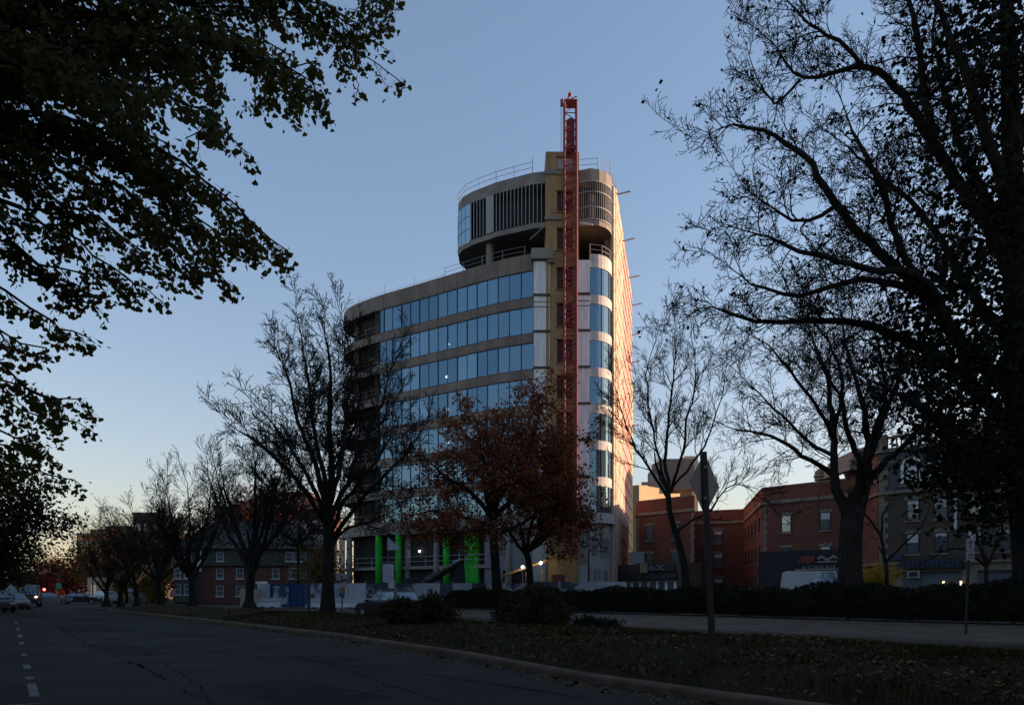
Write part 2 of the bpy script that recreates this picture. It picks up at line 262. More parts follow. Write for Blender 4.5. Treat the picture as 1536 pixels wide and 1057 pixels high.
# ------------------------------------------------------------------ setting: ground, roads, median, pavement
A_TAB = [(-20, 8.6), (-10, 8.9), (2, 9.3), (6, 9.55), (9, 9.95), (14, 11.3), (23.5, 13.0), (40, 14.6), (55, 15.8), (66, 16.6)]
B_TAB = [(-20, 19.6), (20, 20.3), (66, 21.2)]
C_TAB = [(-20, 25.2), (20, 25.2), (34, 27.2), (80, 28.4)]
D_TAB = [(-20, 36.), (10, 35.6), (30, 35.0), (60, 36.5)]
def mound(s, n):
    a, b = interp(s, A_TAB), interp(s, B_TAB); t = max(0., min(1., (n - a) / (b - a)))
    e = max(0., min(1., (71 - s) / 8)); h = .13 + e * (.42 * math.sin(math.pi * min(1, t * 1.02)) ** .8) + .05 * math.sin(s * .7 + n * .9) * math.sin(math.pi * t)
    return h
def ground_sheets():
    g = MB(); g.add([(-2500, -600, -.05), (2500, -600, -.05), (2500, 3000, -.05), (-2500, 3000, -.05)], [(0, 1, 2, 3)]); tag(g.build('ground', M['ground']), kind='structure')
    # main road sheet
    ss = list(range(-24, 73, 2)); V = []; Q = []
    for s in ss:
        a = interp(s, A_TAB)
        for k in range(6): p = SN(s, lerp(a - 12.5, a + .1, k / 5)); V.append((p.x, p.y, 0.))
    for i in range(len(ss) - 1):
        for k in range(5): j = i * 6 + k; Q.append((j, j + 1, j + 7, j + 6))
    tag(mesh_np('road', V, Q, M['asphalt']), kind='structure')
    # far junction the road opens into
    j = MB(); j.prism([SN(72, -2), SN(72, 30), SN(86, 52), SN(118, 60), SN(190, 20), SN(190, -30), SN(110, 4)], -.045, -.004); tag(j.build('junction_road', M['asphalt']), kind='structure')
    # service road beyond the median
    V = []; Q = []
    for s in ss:
        b, c = interp(s, B_TAB), interp(s, C_TAB)
        for k in range(3): p = SN(s, lerp(b - .3, c + .1, k / 2)); V.append((p.x, p.y, .004))
    for i in range(len(ss) - 1):
        for k in range(2): q = i * 3 + k; Q.append((q, q + 1, q + 4, q + 3))
    tag(mesh_np('service_road', V, Q, M['conc_road']), kind='structure')
    # median lawn with rounded nose
    ss2 = np.arange(-22, 71.01, .6); K = 14; V = []; Q = []
    rng = random.Random(3)
    for s in ss2:
        a, b = interp(s, A_TAB) + .32, interp(s, B_TAB) - .18; mid = (a + b) / 2; f = math.sqrt(max(0.002, 1 - max(0, (s - 65) / 6.05) ** 2))
        a, b = mid + (a - mid) * f, mid + (b - mid) * f
        for k in range(K):
            n = lerp(a, b, k / (K - 1)); z = mound(s, n) + rng.uniform(-.012, .012); p = SN(s, n); V.append((p.x, p.y, z if 0 < k < K - 1 else .12))
    for i in range(len(ss2) - 1):
        for k in range(K - 1): q = i * K + k; Q.append((q, q + 1, q + K + 1, q + K))
    tag(mesh_np('median_lawn', V, Q, M['soil'], smooth=True), kind='structure')
    # kerbs of the median, near and far edge
    for nm, tab, sg, wd in (('median_kerb', A_TAB, 1, .30), ('service_kerb', B_TAB, -1, .18)):
        V = []; Q = []; prof = [(0, -.02), (.015, .10), (.05, .145), (wd - .03, .155), (wd + .03, .11), (wd + .05, -.02)]; P6 = len(prof); st = []
        for s in ss2:
            a, b = interp(s, A_TAB), interp(s, B_TAB); mid = (a + b) / 2; f = math.sqrt(max(0.002, 1 - max(0, (s - 65) / 6.4) ** 2)); e = interp(s, tab); e = mid + (e - mid) * f
            for o, z in prof: p = SN(s, e + sg * o); V.append((p.x, p.y, z))
        for i in range(len(ss2) - 1):
            if i % 5 == 4: pass
            for k in range(P6 - 1): q = i * P6 + k; Q.append((q, q + 1, q + P6 + 1, q + P6))
        tag(mesh_np(nm, V, Q, M['kerb']), kind='structure')
    # pavement, kerb step, site ground
    V = []; Q = []; ss3 = np.arange(-24, 74, 1.2)
    for s in ss3:
        c, d = interp(s, C_TAB), interp(s, D_TAB)
        for n, z in ((c, -.02), (c + .02, .13), (c + .16, .15), (c + .17, .152), (lerp(c, d, .5), .19), (d + .3, .24)): p = SN(s, n); V.append((p.x, p.y, z))
    for i in range(len(ss3) - 1):
        for k in range(5): q = i * 6 + k; Q.append((q, q + 1, q + 7, q + 6))
    tag(mesh_np('pavement', V, Q, M['pavement']), kind='structure')
    jn = MB()
    for s in np.arange(-20, 72, 1.8):
        c, d = interp(s, C_TAB) + .2, interp(s, D_TAB); a, b = SN(s, c), SN(s, d); jn.wall((a.x, a.y), (b.x, b.y), .025, .158, .19); 
    t = MB(); t.prism([SN(-24, 36.2), SN(-24, 70.5), SN(90, 70.5), SN(90, 36.7), SN(60, 36.7), SN(30, 35.2), SN(10, 35.8)], -.04, .23); t.build('site_ground', M['dirt'])['kind'] = 'structure'
    # cracks sealed with tar, painted marks
    rng = random.Random(5); c = MB()
    def crack(pts, wd):
        P = []
        for (x0, y0), (x1, y1) in zip(pts, pts[1:]):
            k = max(2, int(math.hypot(x1 - x0, y1 - y0) / .25))
            for i in range(k): P.append((lerp(x0, x1, i / k) + rng.gauss(0, .03), lerp(y0, y1, i / k) + rng.gauss(0, .03)))
        for (x0, y0), (x1, y1) in zip(P, P[1:]):
            w_ = wd * rng.uniform(.3, 1.2); d = Vector((x1 - x0, y1 - y0)).normalized(); n = Vector((-d.y, d.x)) * w_ / 2
            c.add([(x0 - n.x, y0 - n.y, .004), (x0 + n.x, y0 + n.y, .004), (x1 + n.x, y1 + n.y, .004), (x1 - n.x, y1 - n.y, .004)], [(0, 3, 2, 1)])
    def gp(px, py): Y = EYE * F / (py - HOR); return ((px - 768) * Y / F, Y)
    crack([gp(192, 991), gp(215, 1000), gp(250, 1021)], .07); crack([gp(85, 940), gp(110, 953), gp(145, 970)], .055); crack([gp(40, 918), gp(70, 930)], .10)
    crack([gp(250, 1021), gp(300, 1050)], .02); crack([gp(145, 970), gp(190, 991)], .02)
    crack([gp(300, 975), gp(620, 1008), gp(900, 1050)], .035); crack([gp(420, 1010), gp(640, 1003), gp(760, 1012)], .03); crack([gp(330, 958), gp(480, 975)], .03); crack([gp(450, 1057), gp(600, 1030)], .03)
    pt = MB(); pr = random.Random(14)
    for s0, n0, l, w_ in ((9.5, 4.8, 3.4, 1.6), (15, 8.2, 2.2, 1.1), (20, 5.4, 5.5, 1.3), (27, 9.0, 3.0, 1.5), (33, 7.2, 7, 2.4), (12.2, 1.0, 2.4, 1.2), (44, 10, 6, 1.8)):
        P = [SN(s0 + a * l + pr.uniform(-.06, .06), n0 + b * w_ + pr.uniform(-.06, .06)) for a, b in ((0, 0), (0, 1), (1, 1), (1, 0))]; pt.add([(p.x, p.y, .0025) for p in P], [(3, 2, 1, 0)] if (P[1] - P[0]).cross(P[2] - P[1]).z < 0 else [(0, 1, 2, 3)])
    tag(pt.build('road_patches', M['patch']), kind='structure')
    for s0 in np.arange(6, 70, 4.6):
        a = interp(s0, A_TAB); P = [SN(s0 + .25 * math.sin(k * .9 + s0), a - 9.5 + k * 1.18) for k in range(9)]; crack([(p.x, p.y) for p in P], .018)
    for o in (3.3, 6.4):
        P = [SN(s0, interp(s0, A_TAB) - o) for s0 in range(2, 70, 3)]; crack([(p.x, p.y) for p in P], .02)
    tag(c.build('road_cracks', M['tar']), kind='structure')
    q = MB(); dn = [(8, 1.6), (17, 2.9), (40, 6.3), (70, 10.6)]
    for s, l, w_ in ((13.5, 1.9, .13), (16.2, .5, .13), (18.4, 1.0, .13), (22, .9, .12), (27, 1.2, .12), (31, 2.2, .12), (37, 2, .12), (44, 2.5, .12)):
        a, b = SN(s, interp(s, dn)), SN(s + l, interp(s + l, dn)); q.wall((a.x, a.y), (b.x, b.y), w_, .001, .005)
    a, b = SN(13.2, -1.6), SN(12.6, interp(12.6, dn)); q.wall((a.x, a.y), (b.x, b.y), .08, .001, .005)
    tag(q.build('road_markings', M['paint']), kind='structure')
ground_sheets()

def grass_and_litter():
    rng = np.random.default_rng(11); N = 70000; s = -1 + 39 * rng.random(N) ** 1.4; V = np.zeros((N, 4, 3), np.float32); keep = 0
    for i in range(N):
        si = s[i]; a, b = interp(si, A_TAB) + .36, interp(si, B_TAB) - .2; n = lerp(a, b, rng.random()); z = mound(si, n) - .01; p = SN(si, n, z)
        h = rng.uniform(.04, .11) * (1 + .5 * math.sin(si * 1.3) * math.sin(n * 1.7)); az = rng.uniform(0, 6.28); wd = rng.uniform(.004, .009); dx, dy = math.cos(az) * wd, math.sin(az) * wd
        lx, ly = rng.normal(0, .035), rng.normal(0, .035)
        V[i] = ((p.x - dx, p.y - dy, p.z), (p.x + dx, p.y + dy, p.z), (p.x + lx + dx * .3, p.y + ly + dy * .3, p.z + h), (p.x + lx - dx * .3, p.y + ly - dy * .3, p.z + h))
    tag(mesh_np('grass', V, np.arange(4 * N).reshape(-1, 4), M['blade']), kind='stuff')
    N = 9000; V = np.zeros((N, 4, 3), np.float32)
    for i in range(N):
        si = -1 + 59 * rng.random() ** 1.5; a, b = interp(si, A_TAB), interp(si, B_TAB)
        if rng.random() < .22: n = a - abs(rng.normal(0, .28)) - .02; z = .012
        else:
            n = lerp(a + .36, b, rng.random() ** 1.2)
            for _ in range(3):
                if math.sin(si * .8 + 1.7 * math.sin(n * .9)) + math.sin(n * 1.9 - si * .45) < rng.normal(-.1, .6): n = lerp(a + .36, b, rng.random() ** 1.5)
            z = mound(si, n) + .03 + .03 * rng.random()
        p = SN(si, n, z); az = rng.uniform(0, 6.28); l = rng.uniform(.025, .055); u = Vector((math.cos(az), math.sin(az), rng.normal(0, .35))) * l; v = Vector((-math.sin(az), math.cos(az), rng.normal(0, .35))) * l * .75
        V[i] = (p - u, p - v, p + u, p + v)
    tag(mesh_np('fallen_leaves', V, np.arange(4 * N).reshape(-1, 4), M['litter']), kind='stuff')
grass_and_litter()
# ------------------------------------------------------------------ the tower under construction
FAC = [(2.35, 82.0), (-1.75, 83.9), (-7.07, 87.3), (-12.57, 90.9), (-16.94, 93.7), (-20.6, 96.6), (-22.5, 99.0), (-23.2, 101.6), (-22.4, 104.4), (-19.5, 107.5)]
_, fac_at, fac_len = curve_pts(FAC, 1)
CRN = [(8.65, 81.25), (9.7, 81.45), (10.55, 82.05), (11.15, 82.95), (11.45, 84.0)]
crn_pts, crn_at, crn_len = curve_pts(CRN, .5)
PW = 1.457; GL = PW * 15.5                                    # pane width, glazed length
GT = [37.5 - 4.03 * k for k in range(7)]; GB = [z - 3.0 for z in GT]
def fac_seg(a, b, step=.75):
    """points of the facade from arc length a to b, ordered left to right as seen from the street"""
    n = max(1, int(math.ceil((b - a) / step))); return [fac_at(b + (a - b) * i / n) for i in range(n + 1)]
def rails(m, pts, z0, h=1.1, every=2.2, r=.035, n=2, tall=0.):
    """posts and rails along a 2D line"""
    P, at, L = curve_pts(pts, every); 
    for i, p in enumerate(P): m.tube((p.x, p.y, z0), (p.x, p.y, z0 + h + (tall if i % 2 == 0 else 0)), r, r, 5)
    for k in range(n):
        z = z0 + h * (k + 1) / n - .05
        for a, b in zip(P, P[1:]): m.tube((a.x, a.y, z), (b.x, b.y, z), r * .8, r * .8, 5)
def tower():
    T = thing('construction_tower', 'unfinished nine storey tower with curved bands of blue glass and a netted side wall', 'building', (0, 92, 0))
    back = [(-8, 119), (18.3, 114)]
    foot = [tuple(p) for p in fac_seg(0, fac_len, 1.2)] + [(4.5, 82.4), (8.65, 81.6)] + [tuple(p) for p in crn_pts[1:]] + [(18.2, 113.6), (-8, 119)]
    cxy = Vector((0, 98))
    shrink = lambda poly, k: [tuple(cxy + (Vector(p) - cxy) * k) for p in poly]
    # floor plates
    for k in range(7):
        MB().prism(shrink(foot, .992), GT[k] + .1, GT[k] + .4).build('floor_slab', M['darkconc'], T)
    MB().prism(shrink(foot, .99), 38.2, 38.6).build('roof_slab', M['darkconc'], T)
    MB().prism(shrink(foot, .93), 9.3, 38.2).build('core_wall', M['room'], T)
    # spandrel bands: panels with open joints over a dark backing
    levels = [(37.5, 39.4)] + [(GT[k], GB[k - 1]) for k in range(1, 7)] + [(9.35, GB[6])]
    for z0, z1 in levels:
        m = MB(); s = 0.
        edges = [0]
        while edges[-1] < fac_len - .4: edges.append(min(fac_len, edges[-1] + PW * (1 if len(edges) == 1 else 2)))
        for a, b in zip(edges, edges[1:]):
            m.band(fac_seg(a + .022, b - .022), .14, z0 + .02, z1 - .02, 0)
        sp = m.build('spandrel', M['spandrel'], T)
        MB().band(fac_seg(.02, fac_len - .05), .25, z0, z1, -.15).build('joint_backing', M['joint'], sp)
    rg = random.Random(8)
    # windows: two panes each, joints shifted by one pane on every other floor
    for k in range(7):
        e = [0.] + [PW * (1 + 2 * i) if k % 2 == 0 else PW * (2 * i + 2) for i in range(9)]; e = [x for x in e if x < GL - .5] + [GL]
        for a, b in zip(e, e[1:]):
            m = MB(); mid = (a + b) / 2; parts = [(a, mid), (mid, b)] if b - a > PW * 1.3 else [(a, b)]
            for u, v in parts: e1, e2 = fac_at(v - .02), fac_at(u + .02); nn = Vector((e2 - e1).normalized()); nn = Vector((nn.y, -nn.x)); m.wall(e1 + nn * rg.uniform(-.015, .015), e2 + nn * rg.uniform(-.015, .015), .03, GB[k], GT[k], -.10)
            wd = m.build('window', M[rg.choice(('glass', 'glass', 'glass2', 'glass3'))], T); f = MB()
            if rg.random() < .3:
                u0 = rg.uniform(a + .1, b - 1.0); q0, q1 = fac_at(u0 + rg.uniform(.5, .9)), fac_at(u0); MB().wall(q0, q1, .05, GB[k] + .1, GB[k] + rg.uniform(.4, 1.1), -.75).build('stored_board', M['teal'], T)
            if rg.random() < .25: MB().wall(fac_at(b - .1), fac_at(a + .1), .03, GB[k] + rg.uniform(.8, 1.9), GT[k] - .05, -.35).build('blind', M['banner'], T)
            for u in ([mid] if len(parts) == 2 else []) : q = fac_seg(u - .012, u + .012); f.band(q, .10, GB[k] + .05, GT[k] - .05, -.03)
            q = fac_seg(b - .03, b + .03); f.band(q, .16, GB[k], GT[k], -.01); q = fac_seg(a + .03, b - .03); f.band(q, .12, GB[k], GB[k] + .07, -.02); f.band(q, .12, GT[k] - .07, GT[k], -.02)
            f.build('mullion', M['mullion'], wd)
    # open left end: parapet rails and inner wall
    m = MB()
    for k in range(7): rails(m, [tuple(fac_at(GL + .4 + i * (fac_len - GL - .6) / 6)) for i in range(7)], GB[k], 1.05, 2.2, .03)
    m.build('balcony_railing', M['steel'], T)
    m = MB()
    for k in range(7):
        for s in (GL + 1.5, GL + 6.2, fac_len - 3): p = fac_at(s); q = cxy + (p - cxy) * .955; MB().box(q.x, q.y, (GB[k] + GT[k]) / 2 + .2, .6, .6, 3.6).build('column', M['darkconc'], T)
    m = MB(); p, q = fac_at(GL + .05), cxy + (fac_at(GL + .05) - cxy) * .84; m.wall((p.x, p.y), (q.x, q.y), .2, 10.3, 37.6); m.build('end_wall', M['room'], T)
    # rounded right corner
    for k in range(7):
        m = MB()
        for i in range(3): m.band([crn_at(crn_len * (i + t / 4) / 3 + (.02 if t == 0 else -.02 if t == 4 else 0)) for t in range(5)], .03, GB[k], GT[k], -.08)
        wd = m.build('window', M['glass3'], T); f = MB()
        for i in range(4): u = crn_len * i / 3; f.band([crn_at(max(0, u - .025)), crn_at(min(crn_len, u + .025))], .14, GB[k], GT[k], -.01)
        f.build('mullion', M['mullion'], wd)
        MB().band(crn_pts, .3, GT[k], GB[k - 1] if k else 39.0, .0).build('spandrel', M['wrapwall'], T)
    MB().band(crn_pts, .4, 9.2, GB[6], .38).build('corner_drum', M['wrapwall'], T)
    # white wrapped piers either side of the hoist bay
    for (x0, x1, y) in ((2.42, 4.2, 81.45), (7.3, 8.62, 81.15)):
        m = MB(); zs = [9.] + [GB[k] for k in range(6, -1, -1)] + [38.3]
        for a, b in zip(zs, zs[1:]): m.hexa([(x0, y, a + .05), (x1, y, a + .05), (x1, y + 1.2, a + .05), (x0, y + 1.2, a + .05)], [(x0, y - .0, b - .05), (x1, y, b - .05), (x1, y + 1.2, b - .05), (x0, y + 1.2, b - .05)])
        pr = m.build('pier_wrap', M['wrap'], T)
        for z in zs[1:-1]: MB().box((x0 + x1) / 2, y + .5, z, x1 - x0 + .12, 1.3, .22).build('slab_edge', M['darkconc'], pr)
        for z in (GB[0] - .75, GB[0] - 1.3): MB().box((x0 + x1) / 2 + .05, y - .06, z, x1 - x0 + .1, .06, .06).build('strap', M['steel'], pr)
    MB().box(3.35, 81.95, 38.95, 2.4, 1.9, 1.15).box(4.3, 81.85, 38.3, .7, 1.4, .5).build('pier_cap', M['concrete'], T)
    # sheathed hoist bay with a gated opening on every floor
    y = 81.6; m = MB(); hb = bpy.data.objects.new('hoist_bay_wall', bpy.data.meshes.new('hoist_bay_wall')); link(hb, T); x0, x1, o0, o1 = 3.75, 7.45, 5.02, 6.75
    ops = [(GB[k] - 3.4, GB[k] - .85) for k in range(6, -1, -1)] + [(35.2, 37.6), (39.55, 42.0), (43.8, 46.1), (48.5, 49.9)]
    ops = [o for o in ops if o[0] > 6.2]; ops.sort(); ops = [o for i, o in enumerate(ops) if i == 0 or o[0] > ops[i - 1][1] + .3]
    m.box((x0 + o0) / 2, y + .15, 25.4, o0 - x0, .3, 50.2); m.box((x1 + o1) / 2, y + .15, 25.4, x1 - o1, .3, 50.2); zz = .3
    for a, b in ops:
        m.box((o0 + o1) / 2, y + .16, (zz + a) / 2, o1 - o0, .28, a - zz); zz = b; fr = MB(); f2 = MB()
        g = MB()
        if a < 48: g.box((o0 + o1) / 2, y + .32, (a + b) / 2, o1 - o0, .06, b - a); [g.box(o0 + (o1 - o0) * t, y + .26, (a + b) / 2, .05, .06, b - a) for t in (.06, .35, .65, .94)]; g.box((o0 + o1) / 2, y + .26, a + 1.1, o1 - o0, .06, .06)
        fr.box((o0 + o1) / 2, y - .04, b + .05, o1 - o0 + .3, .1, .1); f2.box((o0 + o1) / 2, y - .06, a - .06, o1 - o0 + .3, .14, .12); fr.build('lintel', M['ply'], hb); f2.build('sill', M['ply'], hb); a < 48 and g.build('gate', M['redgate'], hb)
    m.box((o0 + o1) / 2, y + .16, (zz + 50.5) / 2, o1 - o0, .28, 50.5 - zz)
    m.box(x0 + .15, y + 2.4, 44.95, .3, 4.2, 11.0); m.box(x1 - .15, y + 2.4, 44.95, .3, 4.2, 11.0)
    m.box(3.95, y - .02, 24, .35, .3, 30)
    mw = m.build('wall', M['tan'], T); hb.data = mw.data; bpy.data.objects.remove(mw)
    MB().box((o0 + o1) / 2, y + .2, 49.2, o1 - o0, .02, 1.4).build('plastic_sheet', M['plastic'], T)
    MB().box(5.6, y + .12, 48.2, 3.8, .5, .5).box(4.6, y + .05, 43.05, 1.9, .5, .35).build('bay_lintel', M['concrete'], T)
    # penthouse
    lft = [(-5.4, 93.6), (-6.5, 91.0), (-6.5, 88.8), (-5.9, 87.25), (-4.6, 85.95), (-1.75, 84.0), (2.3, 82.1), (3.75, 81.85)]
    rgt = [(7.45, 81.7), (8.65, 81.25)] + CRN[1:]
    pent = lft + rgt + [(14.6, 98.0), (4, 103)]
    MB().prism(pent, 42.2, 42.8).build('penthouse_slab', M['concrete'], T)
    MB().prism(pent, 47.15, 48.45).build('penthouse_roof', M['concrete'], T)
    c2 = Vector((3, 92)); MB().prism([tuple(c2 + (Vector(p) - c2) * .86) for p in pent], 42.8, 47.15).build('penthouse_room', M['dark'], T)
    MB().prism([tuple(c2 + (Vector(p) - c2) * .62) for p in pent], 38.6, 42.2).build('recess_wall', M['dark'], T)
    lp, lat, ll = curve_pts(lft, .46); m = MB()
    for i, p in enumerate(lp):
        d = (lp[min(i + 1, len(lp) - 1)] - lp[max(0, i - 1)]); s = i * ll / (len(lp) - 1)
        if s > 8.2: m.box(p.x, p.y, 44.97, .06, .12, 4.35, math.atan2(d.y, d.x))
    m.build('wall_stud', M['stud'], T); gl = MB(); fr = MB()
    for i in range(7): a, b = 2.2 + i * .86, 3.06 + i * .86; gl.band([lat(a + .02), lat(b - .02)], .04, 42.85, 47.1, .02); fr.band([lat(b - .03), lat(b + .03)], .1, 42.85, 47.1, .05)
    for z in (44.2, 45.7): fr.band([lat(2.2 + i * .5) for i in range(13)], .08, z, z + .07, .045)
    e = gl.build('window', M['glassend'], T); fr.build('mullion', M['stud'], e)
    MB().band([lat(10.6), lat(11.6)], .12, 42.85, 47.1, .05).build('wall_board', M['gyp'], T)
    b = MB(); rp, rat, rl = curve_pts(rgt, .27); st = MB()
    for i, p in enumerate(rp):
        d = rp[min(i + 1, len(rp) - 1)] - rp[max(0, i - 1)]; st.box(p.x, p.y, 44.97, .035, .08, 4.35, math.atan2(d.y, d.x))
    for z in (44.15, 45.85, 47.0, 42.8): st.band(rp, .1, z, z + .09, .07)
    st.build('wall_stud', M['stud'], T)
    MB().tube((-2.6, 85.9, 38.6), (-2.6, 85.9, 42.2), .42, .42, 12).build('column', M['concrete'], T); MB().box(11.0, 85.2, 40.4, .6, 1.4, 3.6).build('column', M['concrete'], T); MB().box(8.2, 88, 40.4, .6, .6, 3.6).build('column', M['concrete'], T)
    # rails on the roofs
    for a_ in ((lft[1:-1], 48.45, 1.25, 2.4, .035, 2, .5), (rgt + [(14, 95)], 48.45, 1.25, 2.2, .035, 2, .5), ([tuple(p) for p in fac_seg(1, 12, 1)], 39.35, 1.05, 2.5, .03, 2), ([tuple(fac_at(s)) for s in (12, 15, 18, 21, 24, 27, 29)], 39.35, .28, 2.4, .02, 1, .9), (CRN, 39.0, 1.1, 1.4, .04)):
        m = MB(); rails(m, *a_); m.build('roof_railing', M['stud'], T)
    MB().tube((2.0, 82.2, 41.0), (3.9, 81.9, 42.6), .05).build('prop', M['stud'], T); MB().tube((7.5, 81.0, 42.3), (8.9, 80.8, 41.95), .09).build('prop', M['wrap'], T)
    # scaffold with netting up the right hand wall
    A, B = Vector((11.55, 83.9)), Vector((18.35, 114.0)); d = (B - A).normalized(); n = Vector((d.y, -d.x)); L = (B - A).length
    m = MB()
    for i in range(24):
        z0, z1 = .3 + i * 1.98, .3 + (i + 1) * 1.98 - .04
        p, q, a0, a1 = A + d * 11.1, B - d * .8, n * .30, n * .40; m.hexa([(*(x + o), z0) for x, o in ((p, a1), (q, a1), (q, a1 - n * .05), (p, a1 - n * .05))], [(*(x + o), z1 + .06) for x, o in ((p, a0), (q, a0), (q, a0 - n * .05), (p, a0 - n * .05))])
    sn = m.build('scaffold_netting', M['net'], T); m = MB()

    for i in range(24):
        z0, z1 = .3 + i * 1.98, .3 + (i + 1) * 1.98 + .03
        for j in range(5): p, q = A + d * (.9 + j * 2.06), A + d * (.9 + (j + 1) * 2.06 - .02); a1, a0 = n * (.37 + .02 * ((i + j) % 2)), n * (.31 + .02 * ((i * 2 + j) % 3)); m.hexa([(*(x + o), z0) for x, o in ((p, a1), (q, a1), (q, a1 - n * .05), (p, a1 - n * .05))], [(*(x + o), z1) for x, o in ((p, a0), (q, a0), (q, a0 - n * .05), (p, a0 - n * .05))])
    m.band([crn_at(crn_len - .18), crn_at(crn_len - .08), A + n * .08, A + n * .2 + d * .4, A + n * .36 + d * 1.0], .04, .3, 47.9, .02)
    m.build('wrap_sheet', M['netpale'], T); m = MB()
    for i in range(13):
        p = A + d * (L * i / 12) + n * .30; m.tube((p.x, p.y, .2), (p.x, p.y, 48.2), .03, .03, 5)
    for k in range(25):
        z = .4 + 1.98 * k; p, q = A + n * .30, B + n * .30; m.tube((p.x, p.y, z), (q.x, q.y, z), .025, .025, 5)
        for i in range(0, 12): 
            if (i + k) % 2 == 0: p, q = A + d * (L * i / 12) + n * .385, A + d * (L * (i + 1) / 12) + n * .385; m.tube((p.x, p.y, z), (q.x, q.y, z + 1.98), .022, .022, 4)
    for k, (s, z) in enumerate(((1.2, 47.5), (10, 46.2), (22, 46.5), (30, 45.6), (30, 36.8), (30, 32.2), (30, 27), (30, 41))): p, q = A + d * s, A + d * s + n * (1.9 if k < 4 else 1.5); m.tube((p.x, p.y, z), (q.x, q.y, z + .25), .09, .09, 5)
    m.build('scaffold_frame', M['steel'], T)
    MB().wall(B - d * .75, B + d * .1, .1, 8, 34.5, .40).build('edge_strip', M['lime'], T)
    MB().wall(A + d * .1, B, .3, .2, 47.6, 0).build('side_wall', M['beige'], T)
    # street level: slabs, columns, boards
    low = [tuple(p) for p in fac_seg(-.0, fac_len, 1.2)]
    MB().band([Vector(p) for p in low], 2.2, 8.75, 9.35, .35).build('podium_slab', M['concrete'], T)
    MB().band([Vector(p) for p in low[:-4]], 6, 4.35, 4.75, -.2).build('mezzanine_slab', M['concrete'], T)
    m = MB(); rails(m, [(q.x, q.y) for q in (fac_at(s) for s in (30, 26, 22, 18, 14, 10, 6))], 4.75, 1.2, 3.0, .045); m.build('mezzanine_railing', M['stud'], T)
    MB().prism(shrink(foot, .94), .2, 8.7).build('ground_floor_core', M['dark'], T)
    def col(px, Y, r, m_, nm): p = W(px, 800, Y); MB().tube((p.x, p.y, .2), (p.x, p.y, 8.75), r, r, 20).build(nm, m_, T, True)
    for px, Y, r in ((568.5, 93.9, .46), (597.5, 91.7, .36), (669.5, 87.6, .40)): col(px, Y, r, M['green'], 'green_column')
    p = W(710, 800, 86.4); MB().box(p.x, p.y, 4.5, 1.85, .9, 8.5, -.5).build('green_column', M['green'], T)
    for px, Y in ((524, 97), (655, 89.0), (763, 83.8), (612, 92)): col(px, Y, .38, M['concrete'], 'column')
    m = MB()
    for k in range(5): a, b = fac_at(.3 + k * 1.25), fac_at(1.5 + k * 1.25); m.wall((b.x, b.y), (a.x, a.y), .15, 4.0 if k < 3 else .3, 8.7, -.5)
    m.build('wall_board', M['gypgrey'], T)
    m = MB(); m.wall((2.0, 82.7), (3.8, 82.2), .2, .3, 9.1); m.wall((7.3, 82.2), (8.5, 81.75), .2, .3, 9.2); m.band([p for p in crn_pts], .25, 2.45, 9.2, -.12)
    wb = m.build('lower_wall', M['gyp'], T); m = MB()
    for u, z, h in ((.6, 6.6, 2.2), (1.7, 6.4, 2.4), (2.7, 6.5, 2.2), (.9, 3.4, 1.2), (2.2, 3.4, 1.2)): m.band([crn_at(u - .38), crn_at(u + .38)], .05, z - h / 2, z + h / 2, -.09)
    m.build('patch', M['gypgrey'], wb)
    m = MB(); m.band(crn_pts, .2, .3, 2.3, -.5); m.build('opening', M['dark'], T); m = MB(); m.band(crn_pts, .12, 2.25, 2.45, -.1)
    for u in (0.1, 1.5, 2.9, crn_len - .1): m.band([crn_at(max(0, u - .06)), crn_at(min(crn_len, u + .06))], .1, .3, 2.3, -.12)
    m.build('opening_frame', M['stud'], T)
    # lamps hanging in the rooms behind the glass
    for px, py in ((673, 516), (670, 565), (672, 614), (672, 664), (808, 747)):
        if px < 800: p = W(px, py, 88.15)
        else: p = W(px, py, 81.3)
        MB().ball(p, .17).build('room_lamp', M['bulbwhite'], T)
    for px, py, Y in ((629, 826, 91), (697, 815, 87.4)): MB().ball(W(px, py, Y), .09).build('room_lamp', M['bulbwhite'], T)
tower()

